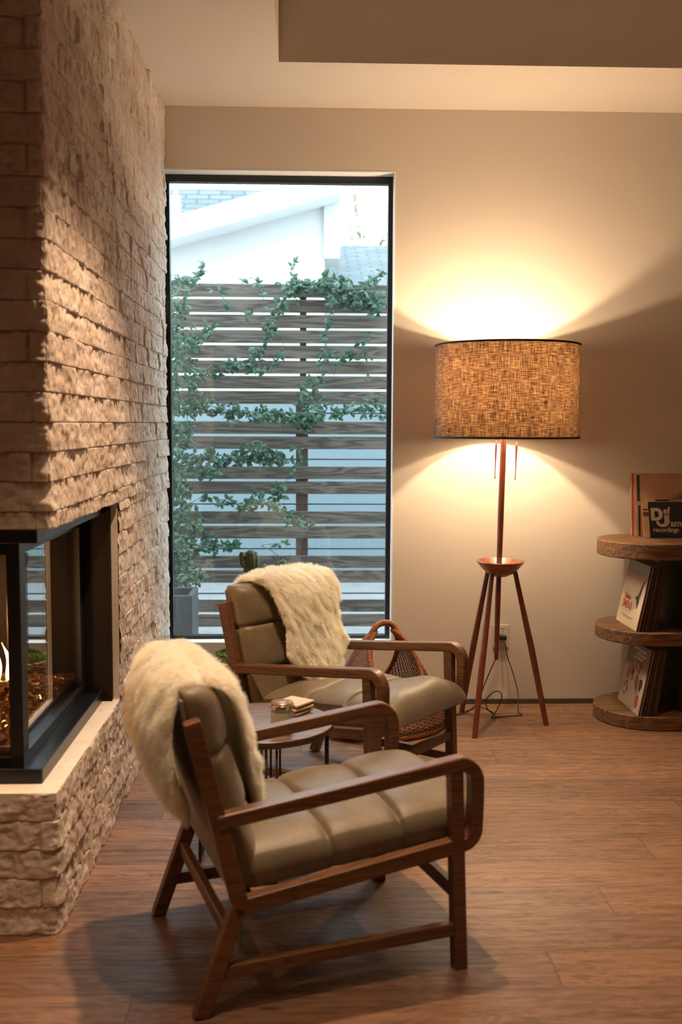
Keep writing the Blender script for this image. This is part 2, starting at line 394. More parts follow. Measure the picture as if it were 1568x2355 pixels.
# ------------------------------------------------------------------ room shell
XL, YW, HC = -.678, 5.12, 2.92           # stone face, far wall, ceiling
XR, YB, XLL = 3.1, -1.8, -3.2            # right wall, wall behind the camera, left wall beyond the fireplace
S = lambda o, k='structure': tag(o, kind=k)
m = MB(); m.box((XLL-.1, YB-.1, -.12), (XR+.1, YW+.2, 0)); S(m.build('floor', MT['floor']))
WZ0, WZ1, WX0, WX1 = .312, 2.626, -.72, .4345
m = MB()                                   # far wall around the window opening
m.box((XLL, YW, 0), (WX0, YW+.2, HC)); m.box((WX1, YW, 0), (XR, YW+.2, HC)); m.box((WX0, YW, 0), (WX1, YW+.2, WZ0)); m.box((WX0, YW, WZ1), (WX1, YW+.2, HC))
S(m.build('wall_far', MT['paint']))
m = MB(); m.box((XR, YB, 0), (XR+.1, YW+.2, HC)); S(m.build('wall_right', MT['paint']))
m = MB(); m.box((XLL-.1, YB-.1, 0), (XR+.1, YB, HC)); S(m.build('wall_near', MT['paint']))
m = MB(); m.box((XLL-.1, YB, 0), (XLL, YW+.2, HC)); S(m.build('wall_left', MT['paint']))
RX0, RY1, RX1, RY0 = -.114, 4.495, 2.9, 1.2   # tray recess in the ceiling
m = MB()
m.box((XLL-.1, YB-.1, HC), (XR+.1, RY0, HC+.5)); m.box((XLL-.1, RY1, HC), (XR+.1, YW+.2, HC+.5))
m.box((XLL-.1, RY0, HC), (RX0, RY1, HC+.5)); m.box((RX1, RY0, HC), (XR+.1, RY1, HC+.5)); m.box((RX0, RY0, HC+.42), (RX1, RY1, HC+.5))
S(m.build('ceiling', MT['ceiling']))
m = MB(); m.box((WX1, YW-.012, 0), (XR, YW, .024)); S(m.build('baseboard_far', simple('dark baseboard', (.075, .058, .042), .6)))
# window: reveal lining, frame, pane
win = tag(empty('window_1', (-.13, YW+.1, WZ0)), kind='structure')
def wb(x0, x1, z0, z1, y0, y1, mm): mm.box((x0+.13, y0-YW-.1, z0-WZ0), (x1+.13, y1-YW-.1, z1-WZ0))
m = MB(); t_ = .006
wb(WX0, WX1, WZ0, WZ0+t_, YW-.001, YW+.2, m); wb(WX0, WX1, WZ1-t_, WZ1, YW-.001, YW+.2, m); wb(WX1-t_, WX1, WZ0+t_, WZ1-t_, YW-.001, YW+.2, m)
m.build('window_reveal', MT['reveal'], win)
m = MB(); y0, y1 = YW+.085, YW+.135
wb(WX0, WX1-t_, WZ0+t_, WZ0+.022, y0, y1, m); wb(WX0, WX1-t_, WZ1-.040, WZ1-t_, y0, y1, m)
wb(WX0, -.668, WZ0+.022, WZ1-.04, y0, y1, m); wb(WX1-.028, WX1-t_, WZ0+.022, WZ1-.04, y0, y1, m)
m.build('window_frame', MT['frame'], win, bevel=.002)
m = MB(); wb(-.672, WX1-.024, WZ0+.018, WZ1-.036, YW+.108, YW+.114, m); m.build('pane', MT['pane'], win)

# ------------------------------------------------------------------ split-face stone chimney breast
YC = 2.775                                  # near face of the breast
OZ0, OZ1, OA1, OF = .402, 1.124, 3.745-YC, -1.55   # firebox opening: sill, head, far end (distance from the corner), left end (front)
zl = sorted(set([0, .0805, .161, .2415, .322, OZ0] + [round(1.41+k*.0797, 4) for k in range(-12, 19)] + [OZ1, HC]))
zl = [z for z in zl if z <= HC]
zl = [z for i, z in enumerate(zl) if z in (OZ0, OZ1, HC) or min(abs(z-OZ0), abs(z-OZ1), abs(z-HC)) > .025]
def build_stone():
    rs = []; rows = []
    for i in range(len(zl)-1):
        hh = zl[i+1]-zl[i]; n = max(2, round((hh-.008)/.0048))
        for q in [0, .0016]+[.004+(hh-.008)*k/n for k in range(n+1)]+[hh-.0016]: rs.append(zl[i]+q); rows.append(i)
    rs.append(zl[-1]); rows.append(len(zl)-2)
    zz = np.array(rs); rr = np.array(rows)
    pa = np.concatenate([np.arange(-2.45, -.4, .04), np.arange(-.4, YW-YC+.0001, .0046)])
    extra = np.array([0, OA1, -.4]); pa = np.unique(np.round(np.concatenate([pa, extra]), 4))
    P, Z = np.meshgrid(pa, zz); Rw = np.repeat(rr[:, None], len(pa), 1)
    D = np.zeros_like(P); G = np.full_like(P, 1.0)
    rng = np.random.default_rng(3)
    for r in range(len(zl)-1):
        msk = rr == r
        if r == len(zl)-2: msk[-1] = True
        # joints along the course
        j = [-2.6]
        while j[-1] < -.5: j.append(j[-1]+rng.uniform(.2, .42))
        j = [x for x in j if x < -.3]
        j.append(-.045-rng.uniform(-.004, .006) if r % 2 else -.24-rng.uniform(0, .06))
        x = rng.uniform(.10, .28) if r % 2 else rng.uniform(.16, .34)
        while x < YW-YC+.3: j.append(x); x += rng.uniform(.09, .36)
        j = np.array(j); z0, z1 = zl[r], zl[r+1]
        p = P[msk]; z = Z[msk]
        idx = np.searchsorted(j, p)-1; idx = np.clip(idx, 0, len(j)-2)
        off = rng.uniform(-.003, .004, len(j)); tz = rng.uniform(-.001, .0045, len(j)); tx = rng.uniform(-.005, .005, len(j)); sd = rng.uniform(0, 50, len(j))
        a = (p-j[idx])/(j[idx+1]-j[idx]); b = (z-z0)/(z1-z0)
        d = off[idx]+tz[idx]*(.5-b)*2+tx[idx]*(a-.5)*2
        ex = np.minimum(p-j[idx], j[idx+1]-p); ez = np.minimum(z-z0, z1-z)
        sx = p*9+sd[idx]; sz = z*9
        d += (np.abs(fbm(sx*1.2, sz*1.5, 5, 2)-.47))*-.022+.004
        d += (fbm(p*32+sd[idx], z*15, 3, 5)-.47)*.012+(fbm(p*75+sd[idx], z*45, 2, 5)-.38)*.009-np.abs(fbm(p*np.where(p > 0, 60, 22)+sd[idx], z*np.where(p > 0, 20, 60)+sd[idx], 3, 7)-.43)*.017+.002
        chip = np.clip((fbm(p*22+sd[idx]*2, z*9+sd[idx], 2, 9)-.47)*6, 0, 1)*.004; d -= chip
        round_ = -.0012*np.exp(-ez/.003)-.001*np.exp(-ex/.003)
        g = np.where((ex < .0021), -.007, 0)+np.where(ez < .0010, -.014, 0)
        D[msk] = d+round_+g
    X = np.where(P < 0, XL+P, XL); Y = np.where(P < 0, YC, YC+P)
    nx = np.where(P < 0, 0., 1.); ny = np.where(P < 0, -1., 0.)
    w = np.exp(-(P/.010)**2); nx = nx+(.75-nx)*w; ny = ny+(-.75-ny)*w
    D = D-.010*np.exp(-np.abs(P)/.010)
    # feather at the opening edge so cut sides meet
    V = np.stack([X+nx*D, Y+ny*D, Z], -1).reshape(-1, 3)
    nr, nc = P.shape
    i0 = np.arange(nr*nc).reshape(nr, nc)
    F = np.stack([i0[:-1, :-1], i0[:-1, 1:], i0[1:, 1:], i0[1:, :-1]], -1)
    pc = (P[:-1, :-1]+P[1:, 1:])/2; zc = (Z[:-1, :-1]+Z[1:, 1:])/2
    hole = (pc > OF+.7) & (pc < OA1) & (zc > OZ0) & (zc < OZ1)
    hole = (pc > -1.5) & (pc < OA1) & (zc > OZ0) & (zc < OZ1)
    F = F[~hole]
    return V, F.reshape(-1, 4)
V, F = build_stone()
nf = len(F)
m = MB()
XB = XL-2.45
# cut faces: plinth cap, lintel soffit, far jamb, plus solid core behind
def L_cap(mm, z0, z1, inset, d):
    mm.box((XB, YC+inset, z0), (XL-inset, YC+inset+d, z1)); mm.box((XL-inset-d, YC+inset+d, z0), (XL-inset, YC+OA1, z1))
L_cap(m, OZ0-.03, OZ0, .0, .14); L_cap(m, OZ1, OZ1+.03, .006, .14)
m.box((XL-.032, YC+OA1, OZ0), (XL-.001, YC+OA1+.03, OZ1))
nb = len(V); V2 = np.concatenate([V, np.array(m.V)]); F2 = np.concatenate([F, np.array(m.F)+nb])
mi = np.concatenate([np.zeros(nf), np.ones(len(m.F))])
st = npobj('wall_fireplace', V2, F2, None, None, True, mi, [MT['stone'], MT['cutstone']])
sm = np.concatenate([np.ones(nf, bool), np.zeros(len(m.F), bool)]); st.data.polygons.foreach_set('use_smooth', sm)
S(st)

# ------------------------------------------------------------------ corner fireplace
GX, GY = -.80, 2.895                        # side glass plane, front glass plane
FE = YC+OA1                                 # far end of the opening
fp = tag(empty('fireplace', (-.9, 3.3, OZ0)), 'black steel corner gas fireplace with glass sides set in pale stone', 'fireplace')
def fb(mm, a, b): mm.box((a[0]+.9, a[1]-3.3, a[2]-OZ0), (b[0]+.9, b[1]-3.3, b[2]-OZ0))
m = MB(); fb(m, (XB+.8, 2.822, 1.082), (-.728, 2.88, OZ1)); fb(m, (-.786, 2.88, 1.082), (-.728, FE, OZ1)); m.build('lintel_beam', MT['black_metal'], fp, bevel=.002)
m = MB()   # steel sill tray: outer lip, tray floor
fb(m, (XB+.8, 2.85, OZ0), (-.735, 2.858, OZ0+.042)); fb(m, (-.743, 2.858, OZ0), (-.735, FE, OZ0+.042))
fb(m, (XB+.8, 2.858, OZ0), (-.743, GY, OZ0+.030)); fb(m, (GX, GY, OZ0), (-.743, FE, OZ0+.030)); m.build('sill_tray', MT['dark_steel'], fp, bevel=.002)
m = MB(); m.tube([(-.752+.9-.01, 2.878-3.3, .030), (-.752+.9-.01, 2.878-3.3, .0315)], .008, 16); m.build('screw', MT['black_metal'], fp)
m = MB(); fb(m, (-.834, GY-.004, OZ0+.02), (GX+.004, GY+.055, 1.085)); m.build('corner_post', MT['black_metal'], fp, bevel=.002)
m = MB()   # glass frames top and bottom
for z0, z1 in ((OZ0+.02, OZ0+.062), (1.04, 1.085)):
    fb(m, (XB+.85, GY, z0), (-.834, GY+.02, z1)); fb(m, (GX-.02, GY+.055, z0), (GX, FE-.03, z1))
fb(m, (GX-.02, FE-.07, OZ0+.062), (GX, FE-.03, 1.04))
m.build('glass_frame', MT['black_metal'], fp, bevel=.0015)
m = MB(); fb(m, (XB+.85, GY+.008, OZ0+.06), (-.864, GY+.013, 1.042)); g = m.build('glass_pane', MT['fireglass'], fp)
m = MB(); fb(m, (GX-.013, GY+.057, OZ0+.06), (GX-.008, FE-.07, 1.042)); g = m.build('glass_pane', MT['fireglass'], fp)
m = MB()   # steel lining of the box
fb(m, (XB+.8, FE-.03, OZ0), (-.702, FE+.004, OZ1)); fb(m, (XB+.78, GY-.02, OZ0), (XB+.84, FE, OZ1)); fb(m, (XB+.8, GY, 1.07), (-.80, FE, OZ1+.01)); fb(m, (XB+.8, GY, OZ0), (GX-.02, FE, OZ0+.022))
m.build('firebox_lining', simple('firebox steel', (.007, .0045, .0035), .7, 0, .3, 6, spec=.2), fp)
# burner and crushed glass
m = MB(); m.beam((-1.48+.9, 3.30-3.3, .175), (-.95+.9, 3.30-3.3, .175), .05, .02); m.box((XB+.85+.9, GY+.03-3.3, .02), (GX-.03+.9, FE-.035-3.3, .085)); m.build('burner', simple('burner steel', (.35, .27, .2), .35, 1), fp, bevel=.003)
m = MB(); rg = random.Random(5)
for i in range(5200):
    x = rg.uniform(-1.60, GX-.03); y = rg.uniform(GY+.06, FE-.04); z = OZ0+.088+rg.uniform(.0, .085)*(1-.8*abs(y-3.3)/.4)
    if abs(y-3.30) < .03 and z > OZ0+.155: continue
    s_ = rg.uniform(.006, .014); c = Vector((x+.9, y-3.3, z-OZ0)); q = Matrix.Rotation(rg.uniform(0, 6.3), 3, Vector((rg.uniform(-1,1), rg.uniform(-1,1), rg.uniform(-1,1))).normalized())
    vs = [c + q @ Vector(v)*s_*rg.uniform(.7, 1.2) for v in ((1,0,0),(-.8,.5,0),(-.3,-.9,.1),(0,.1,.9),(.1,0,-.8))]
    m.add(vs, [[0,1,3],[1,2,3],[2,0,3],[1,0,4],[2,1,4],[0,2,4]])
t = NT('bronze crushed glass'); t.col((.10, .045, .02)); t.b.inputs['Roughness'].default_value = .12; t.b.inputs['Metallic'].default_value = .75; t.b.inputs['Base Color'].default_value = (.42, .24, .12, 1)
tag(m.build('crushed_glass', t.m, fp), kind='stuff')
FM = flame_mat()
for i, (dx, dy, h, w) in enumerate([(-.955, 3.30, .125, .020), (-.985, 3.30, .17, .024), (-1.03, 3.31, .12, .032), (-1.09, 3.29, .19, .035), (-1.16, 3.305, .15, .036), (-1.23, 3.30, .22, .038), (-1.31, 3.295, .16, .036), (-1.39, 3.31, .19, .034)]):
    m = MB(); pts = []; rs = []
    for k in range(15):
        a = k/14; pts.append((dx+.9+.022*math.sin(a*4+i*1.7)*a, dy-3.3+.014*math.cos(a*5+i)*a, .18+h*a)); rs.append(max(.0006, w*.62*math.sin(PI*min(1, a*.92+.10))**1.1*(1-a*.45)))
    m.tube(pts, rs, 12); o = m.build('flame', FM, fp, smooth=True)
L = bpy.data.lights.new('fire_glow', 'POINT'); L.energy = 16; L.color = (1, .45, .16); L.shadow_soft_size = .06
lo = bpy.data.objects.new('fire_glow', L); lo.location = (-1.15+.9, 0, .36); link(lo, fp)

# ------------------------------------------------------------------ ceiling downlights (behind / above the frame)
for i, (x, y, z, wts, cone) in enumerate(DOWNLIGHTS):
    zz = z + (.42 if (RX0 < x < RX1 and RY0 < y < RY1) else 0)
    e = empty('ceiling_light', (x, y, zz)); tag(e, ['recessed round downlight in the ceiling tray above the side table', 'recessed round downlight in the ceiling tray above the near armchair', 'recessed round ceiling downlight behind the viewer on the right', 'recessed round ceiling downlight behind the viewer facing the fireplace front', 'recessed round ceiling downlight left of the viewer beside the stone breast'][i], 'ceiling light', 'recessed ceiling downlights')
    m = MB(); m.lathe([(.062, 0), (.062, -.006), (.046, -.006), (.046, 0)], n=32, cap0=False, cap1=False); m.build('trim_ring', MT['reveal'], e)
    L = bpy.data.lights.new('downlight', 'SPOT'); L.energy = wts; L.color = SPOT_COLOR; L.spot_size = math.radians(cone); L.spot_blend = .6; L.shadow_soft_size = .035
    lo = bpy.data.objects.new('downlight', L); lo.location = (0, 0, -.012); link(lo, e)

# ------------------------------------------------------------------ floor lamp
LX, LY = .905, 4.75
lamp = tag(empty('floor_lamp', (LX, LY, 0)), 'tripod floor lamp in red walnut with wide brown linen drum shade', 'floor lamp')
for (x0, y0), (fx, fy) in (((-.045, -.03), (-.142, -.203)), ((.072, -.008), (.228, -.012)), ((-.055, .035), (-.140, .205))):
    m = MB(); m.tube([(x0-(fx-x0)*.06, y0-(fy-y0)*.06, .748), (x0*.5+fx*.5, y0*.5+fy*.5, .37), (fx, fy, .0)], [.0105, .0155, .0125], 20); autosmooth(m.build('leg', MT['lampwood'], lamp))
m = MB(); m.tube([(-.006, 0, .755), (-.009, 0, .6), (-.012, 0, .32), (-.012, 0, .310)], [.012, .0135, .0105, .008], 20); autosmooth(m.build('center_stem', MT['lampwood'], lamp))
m = MB(); m.tube([(-.006, 0, .735), (-.002, 0, 1.0), (.006, 0, 1.38), (.010, 0, 1.60)], [.0125, .0145, .0135, .010], 20); autosmooth(m.build('pole', MT['lampwood'], lamp))
m = MB()
m.lathe([(.001, .700), (.03, .704), (.060, .719), (.088, .745), (.112, .775), (.110, .778), (.085, .752), (.055, .731), (.03, .722), (.001, .720)], n=64, cap0=False, cap1=False)
autosmooth(m.build('bowl', MT['bowlwood'], lamp), 1.2)
SR, SZ0, SZ1, SCX = .328, 1.350, 1.768, .015
def drum(name, r, z0, z1, mat, n=160):
    V = []; F = []; uv = []
    for k in range(n+1):
        a = 2*PI*k/n-PI/2+PI
        for z, rr_ in ((z0, r+.003), (z1, r-.001)): V.append((SCX+rr_*math.cos(a), rr_*math.sin(a), z))
    for k in range(n): F.append([2*k, 2*k+2, 2*k+3, 2*k+1])
    o = npobj(name, V, F, mat, sh if name == 'lining' else None, True)
    ul = o.data.uv_layers.new(name='UVMap')
    for p in o.data.polygons:
        for li, vi in zip(p.loop_indices, p.vertices): ul.data[li].uv = ((vi//2)/n*2*PI*r/.4, (vi % 2))
    return o
sh = None
sh = drum('lamp_shade', SR, SZ0, SZ1, MT['linen']); sh.parent = lamp
drum('lining', SR-.004, SZ0+.002, SZ1-.002, MT['lining'])
for z, rr_ in ((SZ0, SR+.003), (SZ1, SR-.001)):
    m = MB(); m.tube([(SCX+rr_*math.cos(2*PI*k/96), rr_*math.sin(2*PI*k/96), z) for k in range(96)], .0045, 8, closed=True); m.build('trim_ring', MT['trim'], sh, smooth=True)
m = MB()
for k in range(3): a = 2*PI*k/3+.3; m.tube([(.010, 0, 1.60), (SCX+SR*.99*math.cos(a), SR*.99*math.sin(a), 1.60)], .0022, 6)
m.tube([(.02-.095, 0, 1.588), (.02+.095, 0, 1.588)], .007, 8); m.build('shade_spider', MT['chrome'], lamp)
BA = 4*PI*.019**2
BM = emis('glowing bulb', BULB_COLOR, BULB_W/(PI*BA))
for s_ in (-1, 1):
    m = MB(); prof = [(.019*math.sin(PI*k/12)+.0002, -.019*math.cos(PI*k/12)) for k in range(13)]
    m.lathe(prof, (.020+s_*.105, .0, 1.60), 16); m.build('bulb', BM, lamp, smooth=True)
for x_, zt in ((-.034, 1.334), (.060, 1.330)):
    m = MB(); m.tube([(x_, -.03, 1.56), (x_, -.03, zt)], .0008, 5); pc = m.build('pull_cord', MT['chrome'], lamp)
    m = MB(); L_ = .175; pr = [(0, .0018), (.06, .0045), (.14, .0058), (.3, .0042), (.6, .0024), (.93, .0020), (.97, .0032), (1, .0018)]
    m.tube([(x_-.004*a, -.03, zt-a*L_) for a, r in pr], [r for a, r in pr], 12); m.build('wood_pull', MT['lampwood'], pc, smooth=True)
def smoothpath(P, n=8):
    P = [Vector(p) for p in P]; out = []
    Q = [P[0]]+P+[P[-1]]
    for i in range(1, len(Q)-2):
        for k in range(n):
            t = k/n; a, b, c, d = Q[i-1], Q[i], Q[i+1], Q[i+2]
            out.append(.5*((2*b)+(-a+c)*t+(2*a-5*b+4*c-d)*t*t+(-a+3*b-3*c+d)*t**3))
    out.append(P[-1]); return out
m = MB()
cpts = [(-.012, 0, .315), (-.03, .0, .28), (-.06, .02, .19), (-.09, .05, .09), (-.14, .09, .03), (-.20, .13, .006), (-.16, .17, .004), (-.06, .18, .03), (-.01, .17, .02), (.015, .16, .004),
        (-.02, .15, .03), (-.025, .17, .075), (.02, .16, .118), (.045, .14, .10), (.02, .12, .04), (-.01, .10, .004), (.02, .11, .003), (.10, .13, .004), (.145, .14, .005), (.13, .16, .02),
        (.14, .22, .09), (.125, .28, .18), (.10, .31, .26), (.095, .33, .31), (.085, .352, .338)]
m.tube(smoothpath(cpts), .0026, 6); m.build('power_cord', MT['cord'], lamp, smooth=True)
m = MB(); m.box((.066, .338, .33), (.104, .362, .352)); m.build('plug', MT['cord'], lamp, bevel=.004)
# wall outlets
out = tag(empty('wall_outlet', (.985, YW, .346)), 'ivory duplex wall outlet behind the floor lamp', 'outlet')
m = MB(); m.box((-.042, -.006, -.058), (.040, 0, .058)); m.build('cover_plate', MT['plate'], out, bevel=.002)
m = MB(); m.box((-.024, -.009, .006), (.020, -.006, .036)); rc = m.build('receptacle', MT['plate'], out, bevel=.001)
m = MB(); m.box((-.015, -.0095, .019), (-.012, -.0088, .029)); m.box((.006, -.0095, .019), (.009, -.0088, .028)); m.tube([(-.003, -.0095, .012), (-.003, -.0085, .012)], .0028, 10); m.box((-.02, -.0095, .0375), (.016, -.0062, .0385)); m.build('socket_slots', MT['slot'], rc)
out2 = tag(empty('wall_switch', (XL+.012, 4.70, .315)), 'small pale switch plate on the stone wall below the window', 'switch')
m = MB(); m.box((-.012, -.035, -.057), (.009, .035, .057)); m.build('cover_plate', MT['plate'], out2, bevel=.002)
m = MB(); m.box((.009, -.012, -.03), (.013, .012, .03)); m.build('rocker', MT['plate'], out2, bevel=.001)

# ------------------------------------------------------------------ armchairs
W = .55
def cushion(name, p0, p1, nrm, width, T, seams, parent, mat, e0=.05, e1=.06, puff=.012, nseg=90, vc=0, npow=2.6, backflat=.5, widef=None):
    """padded channelled cushion lofted from p0 to p1 (u,z); nrm = padded side direction (u,z)"""
    p0 = Vector((p0[0], 0, p0[1])); p1 = Vector((p1[0], 0, p1[1])); n = Vector((nrm[0], 0, nrm[1])).normalized(); d = p1-p0; Ln = d.length; d.normalize(); side = Vector((0, 1, 0))
    bounds = [0]+[s*Ln for s in seams]+[Ln]
    st_ = sorted(set([round(Ln*(.5-.5*math.cos(PI*k/nseg)), 5) for k in range(nseg+1)]+[round(s*Ln+e, 5) for s in seams for e in (-.012, -.007, -.003, 0, .003, .007, .012)]))
    NS = 40; V = []
    for s in st_:
        f0 = min(1, max(0, s/e0)); f1 = min(1, max(0, (Ln-s)/e1))
        prof = (1-(1-f0)**npow)**(1/npow)*(1-(1-f1)**npow)**(1/npow); prof = max(prof, .02)
        seg = max(i for i in range(len(bounds)-1) if s >= bounds[i]-1e-6); a = (s-bounds[seg])/(bounds[seg+1]-bounds[seg])
        pf = puff*math.sin(PI*min(1, max(0, a)))**.6
        dm = min([abs(s-q*Ln) for q in seams] or [9]); cre = .020*math.exp(-(dm/.006)**1.3)
        for k in range(NS):
            th = 2*PI*k/NS; c, sn = math.cos(th), math.sin(th); q = 3.2
            cx = math.copysign(abs(c)**(2/q), c); cz = math.copysign(abs(sn)**(2/q), sn)
            hw = width/2*(.90+.10*prof)-.006*math.exp(-(dm/.01)**2)
            if widef: hw += widef(s/Ln)
            edge = 1-abs(cx)**5
            if cz > 0: h = (T*prof + pf*edge - cre*edge)*cz
            else: h = T*backflat*0+cz*.012*prof
            bulge = .004*math.sin(7*cx+s*30)*edge*(cz > 0)
            P = p0+d*s+n*(h+bulge*prof)+side*(vc+cx*hw)
            V.append(tuple(P))
    m_ = len(st_); F = []
    for i in range(m_-1):
        for k in range(NS): F.append([i*NS+k, i*NS+(k+1) % NS, (i+1)*NS+(k+1) % NS, (i+1)*NS+k])
    F.append(list(range(NS))[::-1]); F.append([(m_-1)*NS+k for k in range(NS)])
    o = npobj(name, V, F, mat, parent, True)
    bm = bmesh.new(); bm.from_mesh(o.data); bmesh.ops.recalc_face_normals(bm, faces=bm.faces); bm.to_mesh(o.data); bm.free()
    return o
UO = .34                                     # local origin: centre of the footprint
def make_chair(name, ox, oy, th, label):
    wx = ox+UO*math.cos(th)-W/2*math.sin(th); wy = oy+UO*math.sin(th)+W/2*math.cos(th)
    t = tag(empty(name, (wx, wy, 0), th), label, 'armchair', 'walnut armchairs with olive leather cushions')
    L = lambda u, v, z: (u-UO, v, z)
    wm = MT['walnut']
    for v in (-W/2, W/2):
        m = MB(); m.sweep([L(.0, v, 0), L(.094, v, .262)], (0, 1, 0), .034, .040); m.V = [(x, y, max(0, z)) for x, y, z in m.V]; m.build('rear_leg', wm, t, bevel=.004)
        m = MB(); m.sweep([L(.104, v, .238), L(-.017, v, .722)], (0, 1, 0), .034, .040); m.build('back_upright', wm, t, bevel=.004)
        m = MB(); m.sweep([L(.684, v, 0), L(.672, v, .30), L(.664, v, .530)], (0, 1, 0), .036, .036); m.V = [(x, y, max(0, z)) for x, y, z in m.V]; m.build('front_leg', wm, t, bevel=.004)
        m = MB(); m.sweep([L(.085, v, .258), L(.665, v, .329)], (0, 1, 0), .032, .040); m.build('seat_rail', wm, t, bevel=.003)
        # arm: straight top, rounded bend, drop and return to the rail
        pts = [L(.040, v, .474), L(.35, v, .508), L(.665, v, .545)]
        for k in range(1, 9): a = PI/2*k/8; pts.append(L(.668+.056*math.sin(a), v, .491+.056*math.cos(a)))
        pts += [L(.724, v, .44), L(.722, v, .385)]
        for k in range(1, 9): a = PI/2*k/8; pts.append(L(.682+.040*math.cos(a), v, .372-.040*math.sin(a)))
        m = MB(); m.sweep(pts, (0, 1, 0), .040, .036); m.build('armrest', wm, t, bevel=.006, seg=3)
        m = MB(); m.sweep([L(.036, v, .103), L(.684, v, .108)], (0, 1, 0), .024, .034); m.build('side_stretcher', wm, t, bevel=.003)
    for nm, u, z in (('rear_stretcher', .072, .194), ('front_stretcher', .677, .200)):
        m = MB(); m.sweep([L(u, -W/2, z), L(u, W/2, z)], (1, 0, 0), .022, .038); m.build(nm, wm, t, bevel=.003)
    m = MB(); m.sweep([L(.12, -W/2, .262), L(.12, W/2, .262)], (1, 0, 0), .03, .03); m.build('cross_rail', wm, t)
    m = MB(); m.sweep([L(.64, -W/2, .318), L(.64, W/2, .318)], (1, 0, 0), .03, .03); m.build('cross_rail', wm, t)
    cushion('seat_cushion', (.115-UO, .290), (.765-UO, .358), (-.12, 1), W-.036, .094, [(.345-.115)/.65, (.538-.115)/.65], t, MT['leather'], e0=.05, e1=.075, puff=.014, widef=lambda a: 0)
    cushion('back_cushion', (.102-UO, .268), (-.030-UO, .782), (1, .25), W-.040, .092, [.36, .68], t, MT['leather'], e0=.04, e1=.055, puff=.012)
    m = MB(); m.sweep([L(.088, 0, .275), L(-.034, 0, .765)], (0, 1, 0), W-.05, .008); m.build('back_panel', MT['backcloth'], t, bevel=.003)
    return t
ch_a = make_chair('armchair', -.2484, 2.3645, .3201, 'walnut armchair seen from behind, nearest the viewer, fleece hanging down its back')
ch_b = make_chair('armchair', -.3007, 3.9482, -.6698, 'walnut armchair by the window, fleece over the front of its backrest')

